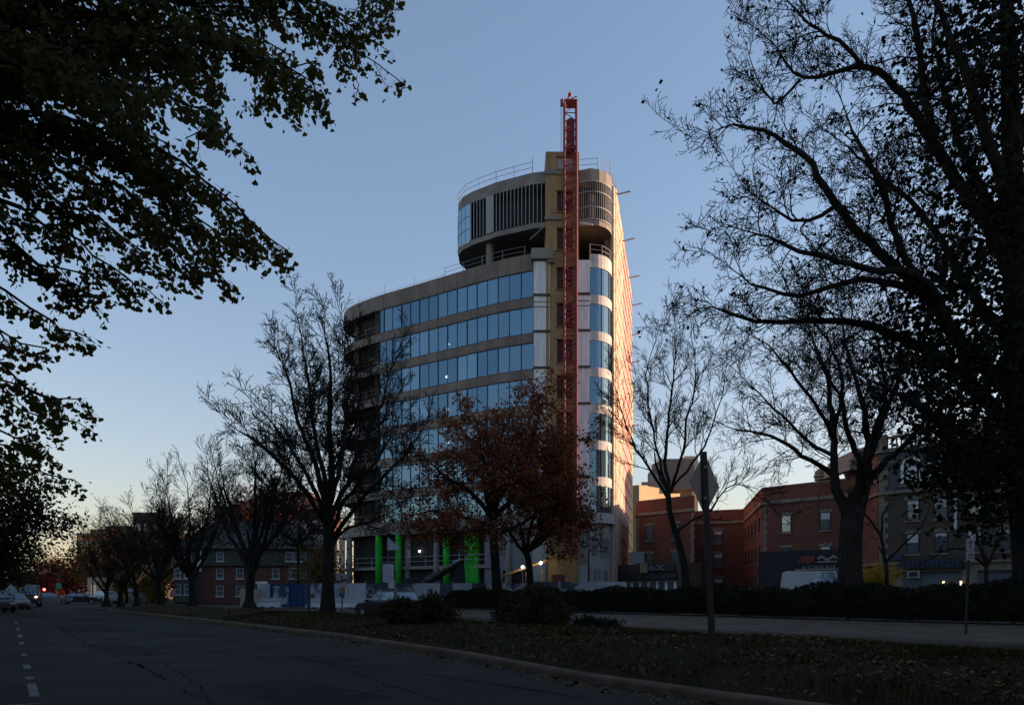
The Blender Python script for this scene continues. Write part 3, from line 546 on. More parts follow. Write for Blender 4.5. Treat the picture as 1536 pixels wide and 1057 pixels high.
def hoist():
    x, y, hw = 6.42, 80.7, .66; z1 = 55.2
    H = thing('hoist_mast', 'tall red lattice hoist mast standing against the yellow sheathed bay of the tower', 'hoist', (x, y, .2))
    C4 = [(-hw, -hw), (hw, -hw), (hw, hw), (-hw, hw)]
    for a, b in C4: MB().tube((x + a, y + b, .2), (x + a, y + b, z1), .10, .10, 8).build('mast_leg', M['red'], H)
    m = MB(); k = 0; z = .6
    while z < z1 - .5:
        for i in range(4):
            p, q = C4[i], C4[(i + 1) % 4]; m.tube((x + p[0], y + p[1], z), (x + q[0], y + q[1], z), .055, .055, 5)
            if k % 2: p, q = q, p
            m.tube((x + p[0], y + p[1], z), (x + q[0], y + q[1], z + .95), .038, .038, 5)
        z += .95; k += 1
    m.build('mast_bracing', M['red'], H)
    m = MB(); m.box(x, y, 51.6, .86, .86, 2.7); m.prism([(x - .43, y - .43), (x + .43, y - .43), (x + .43, y + .43), (x - .43, y + .43)], 52.95, 53.2); m.add([(x - .4, y - .43, 53.2), (x + .4, y - .43, 53.2), (x + .4, y + .43, 53.2), (x - .4, y + .43, 53.2), (x, y, 53.7)], [(0, 1, 4), (1, 2, 4), (2, 3, 4), (3, 0, 4)])
    m.box(x, y - .45, 51.6, .08, .04, 2.6).box(x, y - .45, 50.4, .9, .05, .1).box(x, y, 50.1, .95, .95, .25); m.build('hoist_car', M['cage'], H)
    m = MB(); m.tube((x - .5, y, z1 - .2), (x - .1, y - .1, z1 + .9), .13, .13, 8).tube((x - .66, y, z1 - .3), (x - 1.0, y - .1, z1 + .2), .12, .12, 8).box(x - .95, y - .1, z1 + .05, .3, .3, .7).ball((x - .05, y - .1, z1 + .95), .24).tube((x - .66, y - .66, z1 - .2), (x + .66, y - .66, z1 + .4), .06).box(x, y, z1 + .02, 1.45, 1.45, .1); m.build('mast_head', M['red'], H)
    MB().tube((x - 1.02, y - .1, z1 + .1), (x - 1.0, y - .1, 44), .025, .025, 5).build('cable', M['black'], H)
    m = MB()
    for z in range(8, 50, 8): m.tube((x - .6, y + .6, z), (x - .9, 83.2, z), .05).tube((x + .6, y + .6, z), (x + .9, 83.2, z), .05)
    m.build('mast_tie', M['red'], H)
hoist()

def site():
    b = thing('hoist_enclosure', 'plywood enclosure with a dark red gate at the foot of the red hoist mast', 'hut', (5.4, 79, .2))
    m = MB(); m.box(4.0, 79.0, 2.7, .15, 2.6, 5.0).box(6.9, 79.0, 2.7, .15, 2.6, 5.0).wall((3.95, 77.75), (4.25, 77.75), .14, .2, 5.2).wall((5.65, 77.75), (6.95, 77.75), .14, .2, 5.2).wall((4.25, 77.75), (5.65, 77.75), .14, 3.4, 5.2); m.build('wall', M['ply'], b)
    MB().box(5.45, 79, 5.3, 3.3, 2.9, .14).build('roof', M['ply'], b); MB().box(4.95, 77.8, 1.85, 1.4, .08, 3.1).box(4.95, 77.74, 1.2, 1.4, .06, .08).build('gate', M['redgate'], b)
    MB().wall((7.0, 77.9), (8.0, 77.9), .1, .3, 4.4).build('side_board', M['gyp'], b); MB().wall((6.7, 77.6), (7.9, 77.6), .1, 4.7, 4.95).build('roof_trim', M['stone'], b)
    c = thing('site_canopy', 'sloping plywood canopy over the walkway beside the hoist enclosure', 'canopy', (1.7, 78.4, .2))
    MB().hexa([(-.9, 77.4, 3.2), (3.7, 77.4, 4.75), (3.7, 80, 4.75), (-.9, 80, 3.2)], [(-.9, 77.4, 3.45), (3.7, 77.4, 5.0), (3.7, 80, 5.0), (-.9, 80, 3.45)]).build('canopy_roof', M['ply'], c)
    for x in (-.7, 1.5, 3.2): MB().box(x, 77.6, 1.75, .14, .14, 3.1 + .3 * (x + .7)).build('post', M['ply'], c)
    for i, (px, py, l) in enumerate(((784, 850, 'glowing work lamp under the plywood canopy, left of the small oak trunk'), (797, 853, 'glowing work lamp under the plywood canopy, lowest of the three'), (811, 844, 'glowing work lamp on a pole beside the plywood hoist enclosure'))):
        p = W(px, py, 76.8); g = thing('work_lamp', l, 'lamp', (p.x, p.y, .2), 'site work lamps'); MB().tube((p.x, p.y, .2), (p.x, p.y, p.z - .1), .035).build('pole', M['steel'], g); MB().ball(p, .14).build('bulb', M['bulb'], g)
    MB2 = MB(); 
    # banner fence and concrete barriers along the site
    f = thing('site_fence', 'chain of white and navy printed banners on the fence round the building site', 'fence', (0, 63, .2))
    def FP(px): 
        Y = interp(px, [(380, 66.5), (460, 63.5), (560, 62.3), (700, 62.0), (940, 64.5)]); return ((px - 768) * Y / F, Y)
    xs = [(386, 408, 'banner'), (463, 494, 'bannerprint'), (494, 517, 'bannerprint'), (517, 549, 'banner'), (549, 593, 'bannerdark'), (593, 634, 'bannerprint'), (634, 660, 'banner'), (660, 679, 'bannerdark'), (679, 708, 'banner'), (708, 730, 'bannerdark'), (730, 760, 'banner'), (760, 800, 'bannerprint'), (800, 838, 'bannerdark'), (838, 896, 'bannerprint'), (896, 940, 'banner')]
    for a, b_, mm in xs:
        p, q = FP(a), FP(b_); bn = MB().wall(p, q, .03, .95, 2.32 if a < 800 else 2.45, 0); o = bn.build('banner', M[mm], f)
        g = MB(); g.tube((*p, .2), (*p, 2.55), .03, .03, 5); g.build('post', M['stud'], f)
    pb = MB()
    for a, s_ in ((505, 0), (522, 1), (399, 1), (644, 1)):
        p = FP(a); h = .7 + .25 * s_
        for k in range(3): pb.wall((p[0] + k * .35, p[1]), (p[0] + k * .35 + .28, p[1]), .01, 1.15, 1.15 + h * (1 - .25 * abs(k - 1)), .012)
    pb.build('banner_print', M['bannerdark'], f)
    ring = MB(); p = FP(556); ring.path([(p[0] + .3 * math.cos(t), p[1] - .05, 1.6 + .3 * math.sin(t)) for t in np.linspace(0, 6.28, 14)], .035, 4); ring.path([(p[0] + .8 + .2 * math.cos(t), p[1] - .05, 1.55 + .2 * math.sin(t)) for t in np.linspace(0, 6.28, 12)], .035, 4); ring.build('banner_emblem', M['banner'], f)
    first = None
    for i, px in enumerate((389, 463, 492, 520, 580, 612, 645, 690)):
        p = FP(px); q = FP(px + 26); a = math.atan2(q[1] - p[1], q[0] - p[0]); 
        o = thing('concrete_barrier', 'white painted concrete traffic barrier under the printed banner fence', 'barrier', (0, 0, 0), 'barriers under the banner fence') if first is None else None
        if first is None:
            m = MB(); L = 2.9; pr = [(-.3, 0), (.3, 0), (.3, .12), (.1, .42), (.08, .85), (-.08, .85), (-.1, .42), (-.3, .12)]
            m.add([(0, y, z) for y, z in pr] + [(L, y, z) for y, z in pr], [tuple(range(7, -1, -1)), tuple(range(8, 16))] + [(j, (j + 1) % 8, 8 + (j + 1) % 8, 8 + j) for j in range(8)])
            m.build('barrier_body', M['barrier'], o); MB().box(.8, 0, .03, .5, .62, .1).box(2.1, 0, .03, .5, .62, .1).build('fork_slot', M['dark'], o); first = o
        else: o = copy_tree(first)
        o.location = (p[0], p[1] - .45, .2 if i else .2); o.rotation_euler = (0, 0, a)
    # skip container
    p, q = FP(409), FP(459); d = thing('blue_container', 'blue steel skip container with a dark patched side behind the kerb', 'container', (p[0], p[1], .2))
    MB().wall(p, q, 2.2, .3, 2.25, .3).build('body', M['blue'], d); m = MB(); [m.wall((lerp(p[0], q[0], t), lerp(p[1], q[1], t)), (lerp(p[0], q[0], t + .02), lerp(p[1], q[1], t + .02)), .06, .35, 2.2, .36) for t in (0.01, .2, .4, .6, .8, .97)]; m.wall(p, q, .1, 2.2, 2.3, .36); m.build('rib', M['blue'], d)
    m = MB(); m.wall((lerp(p[0], q[0], .12), lerp(p[1], q[1], .12)), (lerp(p[0], q[0], .58), lerp(p[1], q[1], .58)), .03, .5, 2.1, .40); m.build('side_sign', M['bannerprint'], d)
    # lifting machine behind the fence
    e = thing('boom_lift', 'dark boom lift with its arm raised between the green columns', 'machine', (-8.5, 79, .2))
    MB().box(-9.8, 79, 1.3, 4.2, 2, 1.2).box(-10.8, 79, 2.4, 1.6, 1.6, 1.3).build('chassis', M['black'], e, bevel=.08)
    for sx in (-1.5, 1.3):
        for sy in (-.9, .9): MB().tube((-9.8 + sx, 79 + sy - .15, .75), (-9.8 + sx, 79 + sy + .15, .75), .55, .55, 14).build('wheel', M['tyre'], e)
    a, b_ = W(640, 872, 79), W(690, 842, 79); MB().tube(a, b_, .5, .34, 8).build('boom', M['black'], e); a2, b2 = W(660, 855, 78.4), W(677, 847, 78.4); MB().tube(a2, b2, .16).build('boom_marking', M['stone'], e); a2, b2 = W(678, 844, 78.3), W(692, 838, 78.3); MB().tube(a2, b2, .1).build('boom_extension', M['stud'], e)
    p = W(697, 836, 79); MB().box(p.x, p.y, p.z - .2, 1.2, 1.2, .12).tube((p.x - .55, p.y - .5, p.z - .2), (p.x - .55, p.y - .5, p.z + .8), .04).tube((p.x + .55, p.y - .5, p.z - .2), (p.x + .55, p.y - .5, p.z + .8), .04).tube((p.x - .55, p.y - .5, p.z + .8), (p.x + .55, p.y - .5, p.z + .8), .04).build('basket', M['stud'], e)
    MB().hexa([(-7.6, 78.6, .3), (-4.8, 78.6, .3), (-4.8, 79.4, .3), (-7.6, 79.4, .3)], [(-5.8, 78.8, 4.7), (-5.2, 78.8, 4.9), (-5.2, 79.2, 4.9), (-5.8, 79.2, 4.7)]).build('mast_cover', M['cloth'], e)
site()
# ------------------------------------------------------------------ other buildings
def win(T, p, e, u, z0, wd, h, glass=None, frame='black', sill='stone', lintel='stone', rail=True, deep=.07, arch=False, blind=0.):
    """sash window set in a wall plane through p along e; u is its centre"""
    p = Vector(p[:2]); e = Vector(e[:2]).normalized(); a, b = p + e * (u - wd / 2), p + e * (u + wd / 2)
    o = MB().wall(a, b, .03, z0, z0 + h, .02).build('window', glass or M['winglass'], T); f = MB(); t = .07
    for x in (a, b - e * t): f.wall(x, x + e * t, .12, z0, z0 + h, deep)
    f.wall(a, b, .12, z0 + h - t, z0 + h, deep - .004).wall(a, b, .12, z0, z0 + t, deep - .004)
    if rail: f.wall(a, b, .08, z0 + h * .5 - .03, z0 + h * .5 + .03, deep - .015)
    f.build('frame', M[frame], o)
    if blind: MB().wall(a + e * t, b - e * t, .02, z0 + h * (1 - blind), z0 + h - t, .03).build('blind', M['clothpale'], o)
    if sill: MB().wall(a - e * .12, b + e * .12, .22, z0 - .16, z0 - .003, .14).build('sill', M[sill], o)
    if lintel:
        m = MB().wall(a - e * .15, b + e * .15, .18, z0 + h + .003, z0 + h + .26, .06); c = (a + b) / 2; m.wall(c - e * .12, c + e * .12, .2, z0 + h + .02, z0 + h + .36, .10); m.build('lintel', M[lintel], o)
    return o
E1 = Vector((-DX, -DY)).normalized(); G1 = Vector((.21, .978)).normalized()
def brick_court():
    T = thing('court_building', 'three storey red brick building round an open court with a pale stone cornice', 'building', (24, 82, .2))
    A0 = Vector((14.9, 88.0)); B0 = Vector((26.1, 76.4)); wA, wB, H = 8.1, 8.7, 12.3
    m = MB()
    pa = [A0, A0 + E1 * wA, A0 + E1 * wA + G1 * 19, A0 + G1 * 19]; m.prism(pa, .2, 10.6)
    pb = [B0, B0 + E1 * wB, B0 + E1 * wB + G1 * 22, B0 + G1 * 22]; m.prism(pb, .2, 10.6)
    c0, c1 = A0 + E1 * wA + G1 * 17, B0 + G1 * 20; pc = [c0 + G1 * .3, c1 + G1 * .3, c1 + G1 * 6, c0 + G1 * 6]; m.prism(pc, .2, 10.6); m.build('wall', M['brick'], T)
    m = MB(); c = MB()
    for P in (pa, pb, pc):
        m.prism(P, 10.95, H)
        q = [P[0] - E1 * .1, P[1] + E1 * .1, P[2] + E1 * .1, P[3] - E1 * .1]; n = Vector((E1.y, -E1.x)) * .14; q[0] += n; q[1] += n; c.prism(q, 10.6, 10.95)
        c.wall(P[0], P[1], .5, H, H + .12, .06)
    for P in (pb,): c.wall(P[3], P[0], .5, H, H + .12, .06)
    m.build('parapet', M['bricktop'], T); c.build('cornice', M['stone'], T)
    # quoins at the corners
    for P in (A0 + E1 * .12, B0 + E1 * .12, A0 + E1 * (wA - .4), B0 + E1 * (wB - .4)):
        m = MB()
        for k in range(24): z = .4 + k * .42; l = .5 if k % 2 else .34; m.wall(P, P + E1 * l * .8, .1, z, z + .38, .05)
        m.build('quoin', M['stone'], T)
    for P, us in ((A0, (2.0, 5.6)), (B0, (2.6, 6.6))):
        for u in us:
            for z0 in (7.6, 4.3): win(T, P, E1, u, z0, 1.05, 1.75, blind=.4 if (u + z0) % 3 > 1.5 else 0)
    for z0 in (8.0, 4.9, 1.6): win(T, pc[0], (pc[1] - pc[0]).normalized(), 3.7, z0, 1.1, 1.7, blind=.3)
    for s in range(5):
        for z0 in (7.9, 4.8, 1.7): win(T, B0 + G1 * 20, -G1, 3.0 + s * 3.6, z0, 1.0, 1.7, lintel=None)
    # shop on the left wing
    m = MB(); m.wall(A0 - E1 * 1.2, A0 + E1 * 9.0, 3.2, .2, 4.75, 3.1); m.build('shop_wall', M['brownbrick'], T)
    q = A0 + Vector((E1.y, -E1.x)) * 3.1 - E1 * 1.2
    a = MB(); n = Vector((E1.y, -E1.x)); p0, p1 = q + E1 * .3, q + E1 * 9.2; a.add([(p0.x, p0.y, 3.85), (p1.x, p1.y, 3.85), (p1.x + n.x * .5, p1.y + n.y * .5, 3.1), (p0.x + n.x * .5, p0.y + n.y * .5, 3.1), (p1.x + n.x * .5, p1.y + n.y * .5, 2.85), (p0.x + n.x * .5, p0.y + n.y * .5, 2.85), (p0.x, p0.y, 2.85), (p1.x, p1.y, 2.85)], [(3, 2, 1, 0), (5, 4, 2, 3), (6, 5, 3, 0), (4, 7, 1, 2), (6, 7, 4, 5)]); a.build('awning', M['awning'], T)
    m = MB()
    for k in range(8): u = .5 + k * 1.18; m.wall(q + E1 * u, q + E1 * (u + .3), .1, .2, 2.85, .08)
    m.wall(q + E1 * .5, q + E1 * 9.0, .1, .2, .55, .07).wall(q + E1 * .5, q + E1 * 9.0, .1, 2.7, 2.85, .07); m.build('shop_frame', M['white'], T)
    for k in range(7): u = .8 + k * 1.18; MB().wall(q + E1 * u, q + E1 * (u + .88), .03, .55, 2.7, .03).build('shop_window', M['winglass'], T)
    MB().wall(q + E1 * 4.3, q + E1 * 6.3, .12, 4.72, 6.0, 2.2).build('vent_box', M['gypgrey'], T)
    MB().wall(q + E1 * 4.35, q + E1 * 5.3, .14, 3.72, 4.78, .30).build('shop_emblem', M['signcream'], T); x = q + E1 * 4.55 + n * .33; text('emblem_letter', 'B', .8, (x.x, x.y, 3.95), E1, M['signback'], T)
    MB().wall(q + E1 * 5.4, q + E1 * 9.0, .1, 3.88, 4.7, .2).build('shop_sign_board', M['black'], T); x = q + E1 * 5.5 + n * .24; text('shop_sign', 'BLOC', .85, (x.x, x.y, 3.98), E1, M['signwhite'], T)
    # kitchen bar sign on the right wing
    MB().wall(B0 - E1 * .3, B0 + E1 * 11.5, .5, 2.1, 5.7, .35).build('sign_fascia', M['awning'], T)
    n = Vector((E1.y, -E1.x)) * .4; x = B0 + E1 * 4.5 + n; text('bar_sign', 'KITCHEN BAR', .40, (x.x, x.y, 3.85), E1, M['signwhite'], T, spacing=1.35)
    m = MB()
    for u, w_, z, h in ((4.3, .5, 4.5, .55), (4.85, .4, 4.4, .75), (5.3, .35, 4.55, .5), (4.0, .25, 4.35, .4)): m.wall(B0 + E1 * u, B0 + E1 * (u + w_), .06, z, z + h, .42)
    m.build('red_sign_mark', M['signred'], T); m = MB()
    for i in range(8): u = 6.0 + i * .24; m.wall(B0 + E1 * u, B0 + E1 * (u + .2), .05, 4.75 + .15 * math.sin(i * 1.3), 4.95 + .15 * math.sin(i * 1.3), .42)
    m.wall(B0 + E1 * 6.0, B0 + E1 * 7.9, .05, 4.45, 4.55, .42); m.hexa(*[[(*(B0 + E1 * u + n * k), z) for u, k in ((a, 1.1), (b, 1.1), (b, 1.05), (a, 1.05))] for a, b, z in ((8.5, 9.1, 4.4), (8.25, 9.35, 5.2))]); m.build('white_sign_mark', M['signwhite'], T)
    for u in (1.0, 5.2, 8.6): MB().wall(B0 + E1 * u, B0 + E1 * (u + 2.2), .03, .5, 1.7, .05).build('shop_window', M['winglass'], T)
    v = thing('roof_ventilator', 'round ribbed metal ventilator on the red brick roof beside the forked trunk', 'ventilator', (33.8, 76.5, 12.3)); p = W(1237, 712, 76.5)
    m = MB(); m.lathe((p.x, p.y, 12.2), [(.45, 0), (.45, .9), (.95, 1.0)], 14); m.build('stack', M['stud'], v, True)
    m = MB(); m.lathe((p.x, p.y, 13.1), [(.5, 0), (1.0, .1), (1.0, .3), (.85, .36), (1.08, .42), (1.08, .66), (.88, .72), (1.0, .8), (.9, 1.1), (.5, 1.4), (.1, 1.5)], 16); m.build('cowl', M['stone'], v)
    p = B0 + E1 * 6.0; l = thing('wall_lamp', 'thin goosenecked lamp rising over the red brick parapet', 'lamp', (p.x, p.y, 11)); MB().path([(p.x - .3, p.y - .5, 8.2), (p.x - .3, p.y - .5, 11.2), (p.x, p.y - .7, 12.0), (p.x + .5, p.y - 1.2, 12.1)], .06).build('arm', M['black'], l); MB().box(p.x + .7, p.y - 1.3, 12.05, .8, .35, .16).build('lamp_head', M['black'], l)
brick_court()

def stone_block():
    T = thing('stone_building', 'four storey brown building with slate top floor, arched windows and roof balustrade', 'building', (38, 62, .2))
    C0 = Vector((31.7, 63.3)); wC, H = 26., 14.3; P = [C0, C0 + E1 * wC, C0 + E1 * wC + G1 * 16, C0 + G1 * 12.5]
    n = Vector((E1.y, -E1.x))
    MB().prism(P, 4.1, 9.9).build('wall', M['brownbrick'], T); MB().prism(P, .2, 3.9).build('ground_floor', M['stone'], T)
    MB().prism([C0 + G1 * .12 - E1 * .06, C0 + G1 * 12.5 - E1 * .06, C0 + G1 * 12.5 + E1 * .2, C0 + G1 * .12 + E1 * .2], .2, 13.6).build('side_wall', M['brick'], T)
    MB().prism(P, 10.15, 13.5).build('slate_storey', M['slate'], T)
    c = MB(); q = [P[0] - E1 * .15, P[1], P[2], P[3] - E1 * .15]; q[0] = q[0] + n * .25; q[1] = q[1] + n * .25
    for z, h in ((3.9, .2), (9.9, .25), (13.5, .3)): c.prism(q, z, z + h)
    c.wall(C0 - E1 * .1, C0 + E1 * wC, .2, 12.6, 12.7, .08); c.build('cornice', M['stone'], T)
    m = MB()
    for k in range(60): x = C0 + E1 * (1.2 + .38 * k) + G1 * .6; m.tube((x.x, x.y, 13.8), (x.x, x.y, 14.75), .07, .07, 6)
    m.wall(C0 + E1 * .8 + G1 * .6, C0 + E1 * 25 + G1 * .6, .25, 14.75, 14.95, .1); [m.wall(C0 + E1 * u + G1 * .6, C0 + E1 * (u + .6) + G1 * .6, .5, 13.8, 15.1, .2) for u in (.2, 5.0, 9.5, 14)]
    m.build('balustrade', M['stone'], T)
    m = MB(); 
    for k in range(9): a = k / 8 * math.pi / 2; b = (k + 1) / 8 * math.pi / 2; m.box(C0.x + .6 + 2.6 - 2.6 * math.cos(a) * 1, C0.y + 9, 13.4 + 1.9 * math.sin(a), .6, 6, .5)
    m.build('side_cornice', M['greyclad'], T)
    m = MB()
    for k in range(28): z = .3 + k * .45; l = .75 if k % 2 else .5; m.wall(C0, C0 + E1 * l, .3, z, z + .41, .07)
    m.build('quoin', M['stone'], T); m = MB()
    for k in range(20): z = .3 + k * .45; m.wall(C0 + E1 * 12.2, C0 + E1 * (12.2 + (.7 if k % 2 else .45)), .3, z, z + .41, .07)
    m.build('quoin', M['stone'], T)
    for u, blind in ((2.6, 0), (4.7, 0)):
        o = win(T, C0, E1, u, 10.75, .95, 1.75, lintel=None, blind=.35); m = MB(); 
        for k in range(10):
            a, b = math.pi * k / 10, math.pi * (k + 1) / 10; x0, x1 = C0 + E1 * (u - math.cos(a) * .72), C0 + E1 * (u - math.cos(b) * .72); za, zb = 12.3 + .55 * math.sin(a), 12.3 + .55 * math.sin(b); y0, y1 = x0 + n * .12, x1 + n * .12
            m.hexa([(y0.x, y0.y, za - .22), (y1.x, y1.y, zb - .22), (x1.x, x1.y, zb - .22), (x0.x, x0.y, za - .22)], [(y0.x, y0.y, za), (y1.x, y1.y, zb), (x1.x, x1.y, zb), (x0.x, x0.y, za)])
        for sgn in (-1, 1): m.wall(C0 + E1 * (u + sgn * .72 - .12), C0 + E1 * (u + sgn * .72 + .12), .1, 10.7, 12.3, .11)
        m.build('surround', M['white'], o)
    MB().wall(C0 + E1 * 1.6, C0 + E1 * 5.8, .3, 10.4, 10.6, .2).build('balcony_sill', M['stone'], T)
    for i, u in enumerate((2.7, 4.8, 7.2, 9.3, 11.4, 14, 16.2)):
        for z0 in (7.55, 4.75): win(T, C0, E1, u, z0, 1.0, 1.7, blind=.45 if (i + z0) % 2 < 1 else .2)
    for u, w_ in ((1.9, 4.4), (7.4, 4.4), (12.9, 4.0)): MB().wall(C0 + E1 * u, C0 + E1 * (u + w_), .06, .5, 3.2, .03).build('shop_window', M['winglass'], T); MB().wall(C0 + E1 * u, C0 + E1 * (u + w_), .1, 3.1, 3.3, .08).build('shop_frame', M['black'], T)
    MB().wall(C0 + E1 * 1.8, C0 + E1 * 6.5, .14, 3.5, 4.3, .34).build('sign_fascia', M['black'], T)
    rng = random.Random(2); u = 2.0
    while u < 6.2:
        w_ = rng.uniform(.28, .42); red_ = 3.1 < u < 4.3 and rng.random() < .6; z = 3.62 + rng.choice((0, .22, .45))
        MB().wall(C0 + E1 * u, C0 + E1 * (u + .09), .05, 3.62, 4.17, .40).wall(C0 + E1 * (u + .09), C0 + E1 * (u + w_ - .06), .05, z, z + .1, .40).build('sign_letter', M['signred' if red_ else 'signblue'], T); u += w_
    m = MB(); m.wall(C0 + E1 * 2.35, C0 + E1 * 3.3, .08, 2.75, 3.35, .3); m.build('window_sign', M['signwhite'], T); m = MB().wall(C0 + E1 * 2.5, C0 + E1 * 3.15, .05, 2.85, 3.25, .32); m.build('window_sign_panel', M['black'], T)
    for u in (4.95, 6.2):
        for z in (1.5, 2.1): MB().wall(C0 + E1 * u, C0 + E1 * (u + .14), .05, z, z + .35, .12).build('window_lamp', M['shoplamp'], T)
    m = MB()
    for u in (8.0, 9.7, 11.2, 2.3): m.wall(C0 + E1 * u, C0 + E1 * (u + .9), .04, .9, 1.7, .1)
    m.build('window_poster', M['banner'], T); MB().wall(C0 + E1 * 1.15, C0 + E1 * 1.85, .05, 4.3, 4.7, .3).build('street_sign', M['signblue'], T)
    MB().wall(C0 + E1 * 5.9, C0 + E1 * 6.1, .05, 6.6, 9.7, .55).build('flag', M['banner'], T)
stone_block()

def simple_block(T, x0, x1, y, dep, z1, m, rot=0., wins=None, wm='winglass', cap=None, base=.0, ws=(1.2, 1.6)):
    p = Vector((x0, y)); e = Vector((math.cos(rot), math.sin(rot))); L = x1 - x0; g = Vector((-e.y, e.x)); P = [p, p + e * L, p + e * L + g * dep, p + g * dep]
    MB().prism(P, base, z1).build('wall', M[m], T)
    if cap: MB().prism([p - e * .2 - g * .2, p + e * (L + .2) - g * .2, p + e * (L + .2) + g * (dep + .2), p - e * .2 + g * (dep + .2)], z1 + .002, z1 + .5).build('cornice', M[cap], T)
    if wins:
        n, floors, zb, fh = wins
        for i in range(n):
            for k in range(floors): win(T, p, e, L * (i + .5) / n, zb + k * fh, ws[0], ws[1], M[wm], lintel=None)
        k_ = max(1, int(dep / 5))
        for i in range(k_):
            for k in range(floors): win(T, p + e * L, g, dep * (i + .5) / k_, zb + k * fh, ws[0], ws[1], M[wm], lintel=None)
    return p, e
def background_buildings():
    # tan block behind the tower
    T = thing('tan_block', 'sunlit tan block with a dark clad upper storey behind the red brick shop', 'building', (26, 130, 0))
    simple_block(T, 21.5, 33.5, 124, 14, 19.6, 'ochre', .75, None)
    MB().prism([(26.0, 129.0), (32.0, 129.0), (34.0, 140), (27, 146)], 19.6, 24.9).build('upper_storey', M['greyclad'], T)
    MB().box(24.6, 127.4, 21.0, .5, .5, 5.5).box(23.4, 126.8, 20.2, 2.0, .6, .5).build('pipe_stack', M['steel'], T); MB().wall((26.5, 128.66), (29, 130.99), .2, 12.0, 15.6, .1).build('panel', M['gyp'], T)
    MB().prism([(33.0, 140), (35.5, 140), (36, 152), (33.0, 152)], 0, 27.4).build('stair_tower', M['beige'], T)
    # house on the left
    T = thing('brick_house', 'long dark red brick house with green shingle upper storey and white windows', 'house', (-34, 97, 0))
    x0, x1, y = -44.2, -26.2, 96.0; p = Vector((x0, y)); e = Vector((1, 0))
    MB().box((x0 + x1) / 2, y + 5, 2.5, x1 - x0, 10, 4.9).build('wall', M['housebrick'], T)
    MB().box((x0 + x1) / 2, y + 4.9, 6.05, x1 - x0 + .5, 10.6, 2.2).build('upper_storey', M['shingle'], T)
    o = MB(); o.add([(x0 - .7, y - .9, 7.15), (x1 + .7, y - .9, 7.15), (x1 + .7, y + 11, 7.15), (x0 - .7, y + 11, 7.15), (x0 + 3.5, y + 5, 11.2), (x1 - 3.5, y + 5, 11.2)], [(0, 1, 5, 4), (1, 2, 5), (2, 3, 4, 5), (3, 0, 4), (3, 2, 1, 0)]); rf = o.build('roof', M['roof'], T)
    for cx in (-43.0, -36.3): MB().box(cx + 3, y + 5, 11.2, 1.5, 1.1, 3.8).box(cx + 3, y + 5, 13.15, 1.8, 1.4, .3).build('chimney', M['housebrick'], rf)
    for u in (6.0, 8.6, 13.3, 15.4): win(T, p, e, u, 1.0, 1.0, 1.35, frame='offwhite', sill='offwhite', lintel=None, deep=.12); win(T, p, e, u, 3.3, .95, 1.3, frame='offwhite', sill='offwhite', lintel=None, deep=.12)
    pu = Vector((x0, y - .4))
    for u in (2.0, 6.2, 10.3, 15.2): win(T, pu, e, u, 5.55, .95, 1.15, frame='offwhite', sill='offwhite', lintel=None, deep=.12)
    for cx in (-42.6, -27.6):
        bay = MB(); bay.prism([(cx - 1.6, y), (cx - 1.1, y - 1.1), (cx + 1.1, y - 1.1), (cx + 1.6, y)], .2, 4.9); by = bay.build('bay', M['shingle'], T)
        for dx in (-.62, .62):
            for z0 in (1.2, 3.3): win(by and T, (cx, y - 1.1), e, dx, z0, .85, 1.35, frame='offwhite', sill='offwhite', lintel=None, deep=.12)
        win(T, (cx, y - .4), e, 0, 5.5, 1.6, 1.2, frame='offwhite', sill='offwhite', lintel=None, deep=.12)
    MB().wall((x0 + 10.6, y), (x0 + 12.0, y), .1, .2, 2.6, .06).build('door', M['black'], T); MB().wall((x0 + 10.4, y), (x0 + 12.2, y), .1, 2.6, 2.9, .1).build('door_canopy', M['white'], T)
    MB().wall((x0 + 3.6, y - 1.4), (x0 + 4.1, y - 1.4), .04, 4.2, 6.9).build('hanging_banner', M['bannerprint'], T)
    # taller things further back
    T = thing('brick_hall', 'tall red brick hall with an orange roof behind the large bare tree', 'building', (-45, 135, 0)); a, b = W(345, 740, 132), W(480, 740, 132)
    simple_block(T, a.x, b.x, 132, 16, 16.3, 'brick', 0, (9, 4, 2, 3.6)); m = MB(); m.add([(a.x - .6, 131, 16.3), (b.x + .6, 131, 16.3), (b.x + .6, 149, 16.3), (a.x - .6, 149, 16.3), (a.x + 4, 140, 20.6), (b.x - 4, 140, 20.6)], [(0, 1, 5, 4), (1, 2, 5), (2, 3, 4, 5), (3, 0, 4), (3, 2, 1, 0)]); m.build('roof', M['bricktop'], T)
    T = thing('apartment_tower', 'orange brown brick apartment tower at the end of the street', 'building', (-104, 182, 0)); a, b = W(115, 796, 180), W(160, 796, 180)
    simple_block(T, a.x, b.x, 180, 18, 15.3, 'towerbrick', .25, (4, 5, 1.5, 2.75), cap='stone'); MB().box((a.x + b.x) / 2 + .6, 187, 16.3, b.x - a.x - 2, 8, 1.6).build('plant_room', M['towerbrick'], T)
    T = thing('grey_apartment_block', 'grey flat roofed block showing above the trees beside the apartment tower', 'building', (-97, 190, 0)); a, b = W(158, 786, 186), W(212, 786, 186); simple_block(T, a.x, b.x, 186, 16, 18.2, 'greyclad', .1, (5, 6, 2, 2.7))
    T = thing('brown_brick_block', 'dark brown brick block with a flat top behind the row of bare trees', 'building', (-70, 148, 0)); a, b = W(200, 772, 146), W(238, 772, 146); simple_block(T, a.x, b.x, 146, 14, 16.8, 'brownbrick', .1, (3, 5, 2, 2.9), cap='brownbrick')
